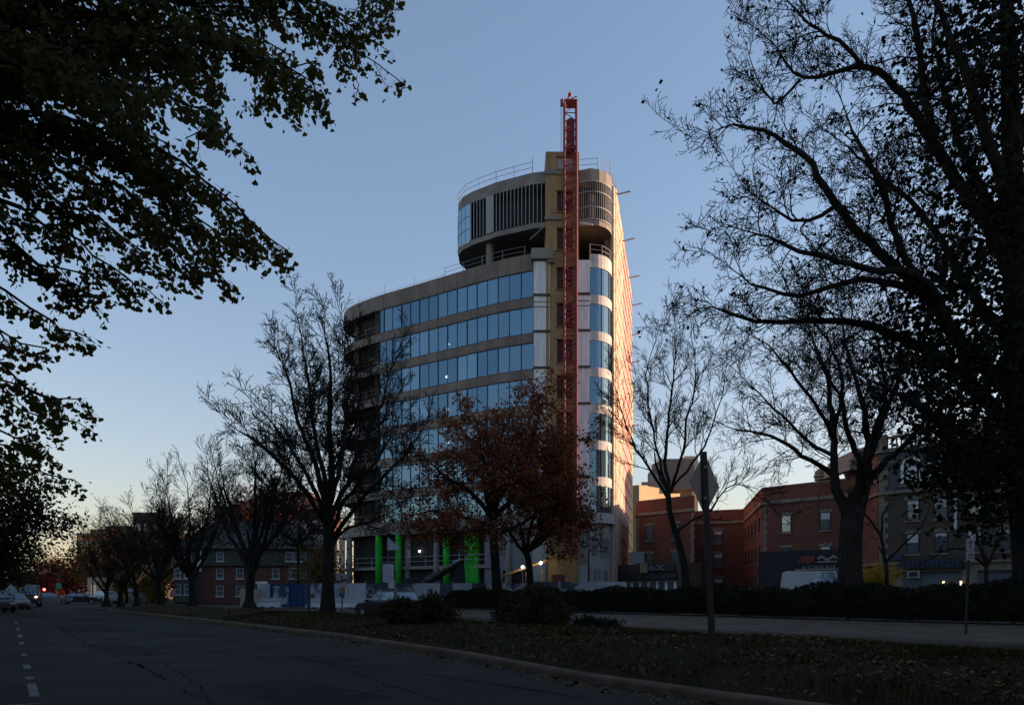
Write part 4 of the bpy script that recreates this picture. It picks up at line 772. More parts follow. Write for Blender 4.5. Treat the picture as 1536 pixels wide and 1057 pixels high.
    T = thing('pale_town_house', 'narrow pale balconied block between the brick house and the tower', 'building', (-32, 112, 0)); a, b = W(462, 800, 112), W(500, 800, 112); simple_block(T, a.x, b.x, 112, 8, 10.2, 'gyp', 0, (2, 3, 1.5, 3)); 
    for z in (4, 7): MB().wall((a.x, 111), (b.x, 111), .9, z, z + .2).build('balcony', M['white'], T)
    T = thing('beige_high_rise', 'beige high rise block glimpsed behind the dark tree at the right edge', 'building', (80, 116, 0)); simple_block(T, 72.5, 90, 116, 18, 28.5, 'beige', -.3, (6, 8, 3, 3.1))
    T = thing('added_shade_block', 'tall brick block added out of frame to shade the street', 'building', (76, 64, 0)); MB().prism([(62, -14), (90, -20), (98, 82), (68, 87)], 0, 37).build('wall', M['brownbrick'], T); MB().prism([(61.6, -14.4), (90.4, -20.4), (98.4, 82.4), (67.6, 87.4)], 37.003, 37.8).build('cornice', M['stone'], T)  # unseen block added to keep low sun off the street and its trees
background_buildings()

# ------------------------------------------------------------------ vehicles
CARM = {}
def make_car(name, label, kind, paint, group=None):
    T = thing(name, label, 'van' if kind == 'van' else 'car', (0, 0, 0), group)
    if kind == 'suv': Lh, wd, body, green, wr, wx = 2.3, .92, [(-2.28, .42), (-2.3, .9), (-2.2, 1.08), (1.0, 1.04), (1.9, .95), (2.25, .78), (2.3, .45), (2.1, .28), (-2.1, .28)], [(-2.15, 1.06), (-1.75, 1.60), (-1.3, 1.68), (.1, 1.66), (1.05, 1.04)], .36, 1.38
    elif kind == 'van': Lh, wd, body, green, wr, wx = 2.7, .98, [(-2.7, .45), (-2.7, 1.25), (1.6, 1.22), (2.5, 1.08), (2.7, .75), (2.7, .4), (-2.5, .32)], [(-2.66, 1.24), (-2.6, 2.2), (-2.3, 2.3), (1.0, 2.26), (1.75, 1.2)], .36, 1.65
    else: Lh, wd, body, green, wr, wx = 2.25, .88, [(-2.25, .4), (-2.25, .85), (-2.1, .98), (.9, .93), (1.9, .82), (2.2, .65), (2.25, .4), (2.0, .24), (-2.0, .24)], [(-1.85, .95), (-1.15, 1.38), (-.6, 1.46), (.1, 1.43), (1.0, .92)], .32, 1.33
    pm = mat('car_paint_' + paint[0], paint[1], .22, 0., spec=.35)
    n = len(body); ys = [(-wd, .93), (-wd + .07, 1), (wd - .07, 1), (wd, .93)]; cz = .65; V = []; Fc = []
    for y, k in ys: V += [(x * (.985 if k < 1 else 1), y, cz + (z - cz) * k) for x, z in body]
    for j in range(3): Fc += [(j * n + i, (j + 1) * n + i, (j + 1) * n + (i + 1) % n, j * n + (i + 1) % n) for i in range(n)]
    Fc += [tuple(range(n)), tuple(range(4 * n - 1, 3 * n - 1, -1))]; MB().add(V, Fc).build('body', pm, T, bevel=.03)
    g = len(green); zb = green[0][1]; zt = max(z for _, z in green); half = lambda z: lerp(wd - .05, wd - .24, max(0, (z - zb) / (zt - zb)))
    V = [(x, -half(z), z) for x, z in green] + [(x, half(z), z) for x, z in green]; Fc = [(i, g + i, g + i + 1, i + 1) for i in range(g - 1)] + [tuple(range(g)), tuple(range(2 * g - 1, g - 1, -1)), (0, g - 1, 2 * g - 1, g)]
    MB().add(V, Fc).build('roof', pm, T, bevel=.02)
    gl = [(x, z) for x, z in green]; z0, z1 = zb + .06, zt - .10
    def onx(front, z):
        pts = gl[-2:] if front else gl[:2]
        (xa, za), (xb, zb_) = pts; return lerp(xa, xb, (z - za) / (zb_ - za)) if zb_ != za else xa
    for sg in (-1, 1):
        xs = [onx(False, z0) + .25, -.35, .0 if kind != 'van' else .3]
        segs = [(onx(False, z0) + .2, onx(False, z1) + .2 if onx(False, z1) + .2 < -.45 else -.6, -.42, -.42), (-.34, -.34, onx(True, z0) - .18, onx(True, z1) - .12)]
        if kind == 'van': segs = segs[1:]
        for a, b, c, d in segs:
            y0, y1 = sg * (half(z0) + .012), sg * (half(z1) + .012); MB().add([(a, y0, z0), (c, y0, z0), (d, y1, z1), (b, y1, z1)], [(0, 1, 2, 3) if sg < 0 else (3, 2, 1, 0)]).build('window', M['carglass'], T)
    for fr, nm in ((True, 'windscreen'), (False, 'rear_window')):
        s = .02 if fr else -.02; MB().add([(onx(fr, z0) + s, -half(z0) + .08, z0), (onx(fr, z0) + s, half(z0) - .08, z0), (onx(fr, z1) + s, half(z1) - .08, z1), (onx(fr, z1) + s, -half(z1) + .08, z1)], [(0, 1, 2, 3) if fr else (3, 2, 1, 0)]).build(nm, M['carglass'], T)
    for x in (-wx, wx):
        for sg in (-1, 1):
            wl = MB().tube((x, sg * (wd - .20), wr), (x, sg * (wd + .015), wr), wr, wr, 20).build('wheel', M['tyre'], T); MB().tube((x, sg * (wd + .0), wr), (x, sg * (wd + .03), wr), wr * .62, wr * .55, 12).build('rim', M['rim'], wl)
    for sg in (-1, 1):
        MB().box(Lh - .10, sg * (wd - .26), .72 if kind != 'van' else .9, .22, .36, .16).build('headlight', M['headlamp'], T); MB().box(-Lh + .05, sg * (wd - .16), .86 if kind != 'van' else 1.1, .12, .22, .28 if kind != 'van' else .6).build('tail_light', M['tail'], T); MB().box(.85, sg * (wd + .07), zb + .02, .18, .16, .13).build('mirror', pm, T)
    MB().box(Lh + .005, 0, .45, .05, 1.1, .22).build('grille', M['black'], T)
    return T
def put(T, x, y, heading, z=0.): T.location = (x, y, z); T.rotation_euler = (0, 0, heading)
HD = math.atan2(DY, DX)
def gpx(px, py, z=0.): Y = (EYE - z) * F / (py - HOR); return ((px - 768) * Y / F, Y)
def vehicles():
    c = make_car('parked_car', 'dark blue hatchback waiting on the service road in front of the banner fence', 'suv', ('navy', (.010, .014, .026))); put(c, -7.4, 43.9, HD + .02)
    c = make_car('parked_car', 'black car parked at the left edge of the road, nearest of the parked line', 'suv', ('black', (.02, .021, .024)), 'cars parked along the left kerb'); x, y = gpx(-6, 917.5); put(c, x, y, HD + math.pi + .05)
    c = make_car('parked_car', 'pale grey saloon parked behind the black car on the left side of the road', 'sedan', ('silver', (.16, .165, .175)), 'cars parked along the left kerb'); x, y = gpx(22, 913.5); put(c, x, y, HD + math.pi)
    c = make_car('van', 'dark van with one lit marker lamp coming up the left side of the road', 'van', ('slate', (.03, .035, .045))); x, y = gpx(44, 909.6); put(c, x, y, HD + math.pi - .25); MB().ball((2.62, .80, 1.05), .12).build('lit_headlight', M['taillit'], c)
    for px, py, k, pt, l in ((78, 905.5, 'sedan', ('silver', (.16, .165, .175)), 'small silver car crossing the far junction beneath the red lights'), (120, 905, 'sedan', ('black', (.02, .021, .024)), 'black car at the far junction behind the two pedestrians'), (154, 904.6, 'suv', ('white', (.36, .37, .385)), 'white car at the far junction beside the median nose'), (226, 904.2, 'sedan', ('paleblue', (.25, .3, .36)), 'pale blue car half hidden between the trunks of the median trees')):
        c = make_car('car', l, k, pt, 'cars at the far junction'); x, y = gpx(px, py); put(c, x, y, .5 if k == 'sedan' else 2.6)
    c = make_car('van', 'white delivery van parked behind the hedge under the kitchen bar sign', 'van', ('white', (.36, .37, .385))); put(c, 22.2, 52, -.85, .23); c.scale = (1.08, 1.08, 1.25)
    MB().box(-.4, 0, 2.36, 2.6, 1.5, .07).box(.9, 0, 2.34, .3, .5, .12).build('roof_rack', M['signback'], c)
    c = make_car('car', 'grey pickup with red lamps parked behind the hedge left of the white van', 'suv', ('grey', (.1, .1, .11))); put(c, 20.8, 65.5, -.85, .23); c = make_car('car', 'pale car behind the hedge below the brick court opening', 'sedan', ('silver', (.16, .165, .175))); put(c, 17.2, 64, -.85, .23)
    c = make_car('car', 'dark blue car parked before the lit window of the stone building', 'sedan', ('navy', (.010, .014, .026))); put(c, 32.0, 57.2, -.82, .23)
vehicles()

# ------------------------------------------------------------------ signs, poles, lights
def street_things():
    # back of the diamond warning sign in the foreground
    bx, by = 3.57, 13.0; zb = .36
    T = thing('warning_sign', 'back of a grey diamond road sign on a tall dark leaning post', 'sign', (bx, by, zb)); top = Vector((3.37, 12.92, 4.10))
    m = MB(); p0 = Vector((bx, by, .3)); d = (top - p0)
    for o in (-.035, .035): m.hexa([(p0.x + o - .02, p0.y - .03, p0.z), (p0.x + o + .02, p0.y - .03, p0.z), (p0.x + o + .02, p0.y + .03, p0.z), (p0.x + o - .02, p0.y + .03, p0.z)], [(top.x + o - .02, top.y - .03, top.z), (top.x + o + .02, top.y - .03, top.z), (top.x + o + .02, top.y + .03, top.z), (top.x + o - .02, top.y + .03, top.z)])
    m.hexa([(p0.x - .05, p0.y - .045, p0.z), (p0.x + .05, p0.y - .045, p0.z), (p0.x + .05, p0.y - .03, p0.z), (p0.x - .05, p0.y - .03, p0.z)], [(top.x - .05, top.y - .045, top.z), (top.x + .05, top.y - .045, top.z), (top.x + .05, top.y - .03, top.z), (top.x - .05, top.y - .03, top.z)])
    m.build('post', M['signpost'], T)
    c = Vector((3.42, 13.02, 3.55)); u = Vector((.67, .74, 0)).normalized(); h = .55; q = [c - u * h, c - Vector((0, 0, h)), c + u * h, c + Vector((0, 0, h))]; nn = Vector((u.y, -u.x, 0)) * .006
    mm = MB(); mm.add([x - nn for x in q] + [x + nn for x in q], [(0, 1, 2, 3), (7, 6, 5, 4)] + [(i, 4 + i, 4 + (i + 1) % 4, (i + 1) % 4) for i in range(4)]); mm.build('sign_plate', M['signback'], T)
    mb = MB(); [mb.box(3.395, 12.9, z, .05, .10, .04) for z in (3.28, 3.82)]; mb.build('bolt', M['stud'], T)
    # parking sign at the right
    x, y = gpx(1459, 950, .18); x, y = x * .985, y; T = thing('parking_sign', 'small white two panel parking sign on a thin dark post by the hedge', 'sign', (x, y, .15)); tp = W(1453, 803, y)
    MB().tube((x, y, .15), (tp.x + .02, y, tp.z), .045).build('post', M['signpost'], T)
    MB().box(tp.x + .02, y - .06, tp.z - .32, .28, .015, .44).build('sign_plate', M['signwhite'], T); MB().box(tp.x + .02, y - .06, tp.z - .70, .28, .015, .30).build('sign_plate', M['signwhite'], T)
    m = MB(); m.box(tp.x + .02, y - .072, tp.z - .36, .03, .01, .2); m.add([(tp.x - .06, y - .074, tp.z - .26), (tp.x + .10, y - .074, tp.z - .26), (tp.x + .02, y - .074, tp.z - .15)], [(0, 1, 2)]); m.box(tp.x + .02, y - .072, tp.z - .66, .18, .01, .05).box(tp.x + .02, y - .072, tp.z - .76, .18, .01, .04); m.build('sign_marks', M['signred'], T)
    # posts along the site
    def pole(name, label, cat, px, Y, ytop, r, group=None, z0=.15):
        p = W(px, ytop, Y); T = thing(name, label, cat, (p.x, Y, z0), group); MB().tube((p.x, Y, z0), (p.x, Y, p.z), r, r * .8, 8).build('post', M['darkconc'], T); return T, p
    T, p = pole('utility_pole', 'plain grey pole standing before the blue container', 'pole', 463, 55.5, 828, .15)
    T, p = pole('utility_pole', 'grey pole with a pale notice between the two left green columns', 'pole', 583, 60, 815, .13); MB().box(p.x, 59.8, 3.1, .9, .04, 1.5).box(p.x + .25, 59.78, 2.2, .5, .04, .7).build('notice', M['banner'], T)
    MB().add([(p.x - .1, 59.9, 6.1), (p.x + .9, 59.9, 5.2), (p.x + .8, 59.9, 5.0), (p.x - .1, 59.9, 5.0)], [(0, 3, 2, 1)]).build('pennant', M['banner'], T)
    T, p = pole('parking_sign', 'pair of small white and red parking signs on a post before the banner fence', 'sign', 513, 52.5, 862, .05); MB().box(p.x - .2, 52.4, 2.65, .34, .02, .5).box(p.x + .22, 52.4, 2.7, .34, .02, .4).box(p.x + .1, 52.4, 2.1, .5, .02, .3).build('sign_plate', M['signwhite'], T); MB().box(p.x + .22, 52.38, 2.45, .3, .02, .12).build('sign_marks', M['signred'], T)
    MB().box(p.x + .02, 52.4, 1.7, .28, .12, .4).build('meter_box', M['ply'], T)
    T, p = pole('utility_pole', 'pale timber pole rising beside the second median tree', 'pole', 381, 72, 812, .16)
    o = MB().box(W(372, 890, 66).x + .3, 66, 1.0, 1.6, 1.0, 1.7).build('site_crate', M['beige']); tag(o, 'plain beige crate beside the trunk at the end of the banner fence', 'crate')
    T, p = pole('stop_sign', 'red stop sign over a white plate at the far kerb of the service road', 'sign', 260, 80, 876, .05); c = W(260, 877, 79.9); m = MB(); m.add([(c.x + .42 * math.cos(R(22.5 + 45 * k)), 79.9, c.z + .42 * math.sin(R(22.5 + 45 * k))) for k in range(8)] + [(c.x + .42 * math.cos(R(22.5 + 45 * k)), 79.93, c.z + .42 * math.sin(R(22.5 + 45 * k))) for k in range(8)], [tuple(range(7, -1, -1)), tuple(range(8, 16))] + [(i, (i + 1) % 8, 8 + (i + 1) % 8, 8 + i) for i in range(8)]); m.build('sign_plate', M['signred'], T); text('sign_text', 'STOP', .26, (c.x - .33, 79.88, c.z - .09), (1, 0), M['signwhite'], T, .005); MB().box(c.x, 79.9, c.z - .85, .5, .02, .7).build('plate', M['signwhite'], T)
    T, p = pole('warning_sign', 'pale back of a diamond sign above the parked cars at the left edge', 'sign', 16, 66, 889, .05); c = W(16, 885, 65.9); m = MB(); h = .58; m.add([(c.x - h, 65.9, c.z), (c.x, 65.9, c.z - h), (c.x + h, 65.9, c.z), (c.x, 65.9, c.z + h), (c.x - h, 65.93, c.z), (c.x, 65.93, c.z - h), (c.x + h, 65.93, c.z), (c.x, 65.93, c.z + h)], [(0, 1, 2, 3), (7, 6, 5, 4)] + [(i, 4 + i, 4 + (i + 1) % 4, (i + 1) % 4) for i in range(4)]); m.build('sign_plate', M['banner'], T)
    for px, l in ((45, 'lit red traffic light over the far junction, nearer the dark van'), (67, 'lit red traffic light over the far junction, nearer the red tree')):
        p = W(px, 883.5, 112); T = thing('traffic_light', l, 'traffic light', (p.x, 112, 0), 'red traffic lights'); MB().tube((p.x - .4, 112.3, 0), (p.x - .4, 112.3, p.z + .6), .09).tube((p.x - .4, 112.3, p.z + .4), (p.x, 112.2, p.z + .4), .05).build('post', M['black'], T); MB().box(p.x, 112.1, p.z - .35, .42, .3, 1.15).build('signal_head', M['black'], T); MB().tube((p.x, 111.94, p.z), (p.x, 111.86, p.z), .17, .17, 12).build('red_lens', M['trafficred'], T)
    for px, Y, y0, l in ((89, 108, 862, 'thin grey lamp post with a green street plate at the junction'), (139, 104, 860, 'pale grey lamp post beside the white car at the junction')):
        T, p = pole('street_lamp', l, 'lamp post', px, Y, y0, .11, 'lamp posts at the junction', 0); MB().tube((p.x, Y, p.z), (p.x - 1.6, Y - .4, p.z + .5), .06).box(p.x - 1.8, Y - .4, p.z + .5, .8, .3, .16).build('lamp_arm', M['darkconc'], T)
        if px == 89: MB().box(p.x, Y - .15, 2.4, .8, .05, .9).build('street_plate', M['signgreen'], T)
    p = W(196, 886, 88); T = thing('street_sign', 'small white sign on a post between the median trunks', 'sign', (p.x, 88, 0)); MB().tube((p.x, 88, 0), (p.x, 88, 1.9), .05).build('post', M['signpost'], T); MB().box(p.x, 87.9, 1.75, .6, .03, .45).build('sign_plate', M['signwhite'], T); MB().box(p.x, 87.9, 1.25, .4, .03, .3).build('plate', M['signwhite'], T)
    b = MB(); P = W(145, 884, 118); T = thing('lit_kiosk', 'small pale lit shopfront at the far side of the junction', 'kiosk', (P.x, 118, 0)); MB().box(P.x, 119, 1.9, 3.0, 2, 3.8).build('wall', M['beige'], T); MB().box(P.x - .5, 117.97, 1.7, .8, .04, 2.0).build('lit_window', M['kiosk'], T)
    # people crossing
    def person(px, py, label, top):
        x, y = gpx(px, py); o = bpy.data.objects.new('person', bpy.data.meshes.new('person')); link(o); tag(o, label, 'person', 'people at the far junction'); rr = random.Random(px)
        J = [((0, 0, .92), .15), ((0, 0, 1.2), .15), ((0, 0, 1.43), .15), ((0, -.01, 1.52), .06), ((0, -.02, 1.65), .10), ((0, -.02, 1.73), .08), ((.1, .08, .5), .08), ((.1, .2, .08), .05), ((.1, .1, .04), .05), ((-.1, -.1, .5), .08), ((-.1, -.12, .08), .05), ((-.1, -.24, .04), .05), ((.22, 0, 1.38), .055), ((.27, -.08, 1.1), .045), ((.26, -.2, .88), .04), ((-.22, 0, 1.38), .055), ((-.27, .08, 1.1), .045), ((-.26, .04, .86), .04)]
        E_ = [(0, 1), (1, 2), (2, 3), (3, 4), (4, 5), (0, 6), (6, 7), (7, 8), (0, 9), (9, 10), (10, 11), (2, 12), (12, 13), (13, 14), (2, 15), (15, 16), (16, 17)]
        o.data.from_pydata([j[0] for j in J], E_, []); o.location = (x, y, 0); o.rotation_euler = (0, 0, 1.2); sm = o.modifiers.new('skin', 'SKIN'); o.modifiers.new('sub', 'SUBSURF').levels = 1; o.modifiers['sub'].render_levels = 1
        for v, j in zip(o.data.skin_vertices[0].data, J): v.radius = (j[1], j[1])
        o.data.skin_vertices[0].data[0].use_root = True; o.data.materials.append(M['skin'])
        c = MB(); c.lathe((0, 0, 0), [(.19, .95), (.22, 1.1), (.23, 1.35), (.16, 1.47), (.08, 1.5)], 10); c.tube((.22, 0, 1.4), (.28, -.08, 1.1), .075, .06).tube((.28, -.08, 1.1), (.27, -.2, .92), .06, .05).tube((-.22, 0, 1.4), (-.28, .08, 1.1), .075, .06).tube((-.28, .08, 1.1), (-.27, .05, .92), .06, .05); ORG[o] = Vector((0, 0, 0)); c.build('jacket', top, o, True)
        c = MB(); c.tube((0, 0, .98), (.1, .08, .5), .13, .10, 8).tube((.1, .08, .5), (.1, .19, .1), .10, .07, 8).tube((0, 0, .98), (-.1, -.1, .5), .13, .10, 8).tube((-.1, -.1, .5), (-.1, -.13, .1), .10, .07, 8); c.build('trousers', M['cloth'], o, True)
        c = MB(); c.ball((0, .01, 1.73), .115); c.build('hair', M['black'], o, True)
    person(106, 904.4, 'person in dark trousers and dark coat walking across the far junction', M['cloth']); person(131, 903.6, 'person in a pale top and dark trousers beside the black car', M['clothpale'])
street_things()
# ------------------------------------------------------------------ trees
class Segs:
    def __init__(s): s.d = []
    def add(s, p, q, r0, r1): s.d.append((p.x, p.y, p.z, q.x, q.y, q.z, r0, r1))
    def build(s, name, m, parent, n=4):
        a = np.array(s.d, dtype=np.float64); p, q, r0, r1 = a[:, :3], a[:, 3:6], a[:, 6], a[:, 7]; d = q - p; d /= np.maximum(np.linalg.norm(d, axis=1, keepdims=True), 1e-6)
        ref = np.where(np.abs(d[:, 2:3]) < .9, np.array([[0, 0, 1.]]), np.array([[1., 0, 0]])); u = np.cross(d, ref); u /= np.linalg.norm(u, axis=1, keepdims=True); v = np.cross(d, u)
        q = q + d * (r1[:, None] * .35); t = np.arange(n) * 2 * np.pi / n; ring = u[:, None, :] * np.cos(t)[None, :, None] + v[:, None, :] * np.sin(t)[None, :, None]
        V = np.stack([p[:, None, :] + ring * r0[:, None, None], q[:, None, :] + ring * r1[:, None, None]], 1).reshape(-1, 3); k = np.arange(n); b = (np.arange(len(a)) * 2 * n)[:, None]
        Q = np.stack([b + k, b + (k + 1) % n, b + n + (k + 1) % n, b + n + k], -1).reshape(-1, 4); return mesh_np(name, V, Q, m, parent, smooth=n > 5)
def rvec(g): return Vector((g.gauss(0, 1), g.gauss(0, 1), g.gauss(0, 1)))
def grow(S_, g, p, d, L, r, lev, P, tips):
    """one branch with its side branches; lev counts down to the last twigs"""
    seg = max(2, int(L / P['seg'][lev])); st = L / seg; pts = [(p.copy(), r)]; d = d.normalized()
    for i in range(seg):
        d = (d + rvec(g) * P['wander'] + Vector((0, 0, P['up'] * (1 if lev else P.get('tipup', 1))))).normalized(); p = p + d * st; r2 = max(P['minr'], r * (1 - .75 * (i + 1) / seg)); S_.add(pts[-1][0], p, pts[-1][1], r2); pts.append((p.copy(), r2))
    tips.append((p.copy(), d.copy(), lev))
    if lev <= 0: return
    nch = P['n'][lev] * L / P['len'][lev]; nch = int(nch) + (g.random() < nch % 1)
    side = g.choice((-1, 1))
    for c in range(nch):
        t = .18 + .82 * (c + g.random() * .8) / max(1, nch); i = min(seg - 1, int(t * seg)); a, ra = pts[i]; b, rb = pts[i + 1]; f = t * seg - i; q = a.lerp(b, min(1, f)); ax = (b - a).normalized()
        side_v = rvec(g); side_v = (side_v - ax * side_v.dot(ax)).normalized(); an = R(g.uniform(*P['ang'])); cd_ = ax * math.cos(an) + side_v * math.sin(an)
        cl = P['len'][lev - 1] * g.uniform(.55, 1.15) * (1.1 - .55 * t) * min(1, .5 + L / P['len'][lev] * .5); grow(S_, g, q, cd_, cl, max(P['minr'], min(ra * .62, cl * P['thick'])), lev - 1, P, tips)
def limb(S_, g, pts, P, lev, tips, big, t0=.25, jit=.06, dens=1.):
    """a hand placed limb (x, y, z, r points) that carries procedural branches"""
    D = []
    Z = [(pts[0][0] * 2 - pts[1][0], pts[0][1])] + pts + [(pts[-1][0] * 2 - pts[-2][0], pts[-1][1])]; off = Vector((0, 0, 0))
    for j in range(1, len(Z) - 2):
        (p0, _), (a, ra), (b, rb), (p3, _) = Z[j - 1:j + 3]; k = max(2, int((b - a).length / .55))
        for i in range(k):
            t = i / k; q = .5 * ((2 * a) + (b - p0) * t + (2 * p0 - 5 * a + 4 * b - p3) * t * t + (3 * a - p0 - 3 * b + p3) * t ** 3); rr = lerp(ra, rb, t); off = off * .7 + rvec(g) * (jit if rr < .3 else .02); D.append((q + (off if t0 < .8 else Vector((0, 0, 0))), rr))
    D.append((pts[-1][0] + off * .5, pts[-1][1])); tot = sum((b[0] - a[0]).length for a, b in zip(D, D[1:])); run = 0.
    for (a, ra), (b, rb) in zip(D, D[1:]):
        (big if ra > P.get('bigr', .06) else S_).add(a, b, ra, rb); l = (b - a).length; t = run / tot; run += l
        if t < t0: continue
        e = P['n'][lev] * l / P['len'][lev] * dens; k = int(e) + (g.random() < e % 1); ax = (b - a).normalized()
        for _ in range(k):
            sv_ = rvec(g); sv_ = (sv_ - ax * sv_.dot(ax)).normalized(); an = R(g.uniform(*P['ang'])); cl = P['len'][lev - 1] * g.uniform(.6, 1.2) * (1.15 - .6 * t); grow(S_, g, a.lerp(b, g.random()), ax * math.cos(an) + sv_ * math.sin(an), cl, max(P['minr'], min(ra * .6, cl * P['thick'])), lev - 1, P, tips)
    d = (D[-1][0] - D[-2][0]).normalized(); grow(S_, g, D[-1][0], d, P['len'][lev - 1], max(P['minr'], D[-1][1]), lev - 1, P, tips)
def leaves_np(name, tips, m, parent, rng, per, size, spread, lv=(0, 1), ratio=.6, droop=0.):
    C = np.array([t[0][:] for t in tips if t[2] in lv]); 
    if not len(C): return
    N = int(len(C) * per); c = C[rng.integers(0, len(C), N)] + rng.normal(0, spread, (N, 3)); u = rng.normal(0, 1, (N, 3)); u[:, 2] -= droop; u /= np.linalg.norm(u, axis=1, keepdims=True); v = np.cross(u, rng.normal(0, 1, (N, 3))); v /= np.linalg.norm(v, axis=1, keepdims=True); w_ = np.cross(u, v)
    s = size * rng.uniform(.4, 1.45, (N, 1)); b = c - u * s; t = c + u * s; l = c - v * s * ratio + w_ * s * .2; r = c + v * s * ratio + w_ * s * .2
    return mesh_np(name, np.stack([b, l, t, r], 1).reshape(-1, 3), np.arange(4 * N).reshape(-1, 4), m, parent)
FINE = dict(seg=[.16, .26, .45, .7, 1], n=[0, 8, 10, 14, 14], len=[.65, 1.35, 2.7, 4.6, 8], wander=.19, up=.05, ang=(28, 62), thick=.015, minr=.008)
def hero(name, label, limbs, seed, P=FINE, lev=3, bark='bark', group=None, leaf=None, root=None, dens=1., twig='twig', flare=True):
    g = random.Random(seed); rng = np.random.default_rng(seed); base = limbs[0][0]; T = thing(name, label, 'tree', base[0], group); big, sm, tips = Segs(), Segs(), []
    for i, l in enumerate(limbs): limb(sm, g, l, P, lev, tips, big, .9 if i == 0 else .22, dens=0 if i == 0 else dens)
    if flare:
        p, r = base
        for k in range(7): a = k * .9 + g.random(); q = p + Vector((math.cos(a) * r * 1.25, math.sin(a) * r * 1.25, -.15)); big.add(p + Vector((math.cos(a) * r * .25, math.sin(a) * r * .25, .5 * r + .25)), q, r * .45, r * .22)
    big.build('trunk', M[bark], T, 9); sm.build('crown', M[twig], T, 3)
    if leaf: leaves_np('foliage', tips, M[leaf[0]], T, rng, *leaf[1:])
    return T
def LP(Y, rows, g=None):
    """rows of (px, py, radius, depth offset) -> points"""
    return [(W(px, py, Y + dy), r) for px, py, r, dy in rows]

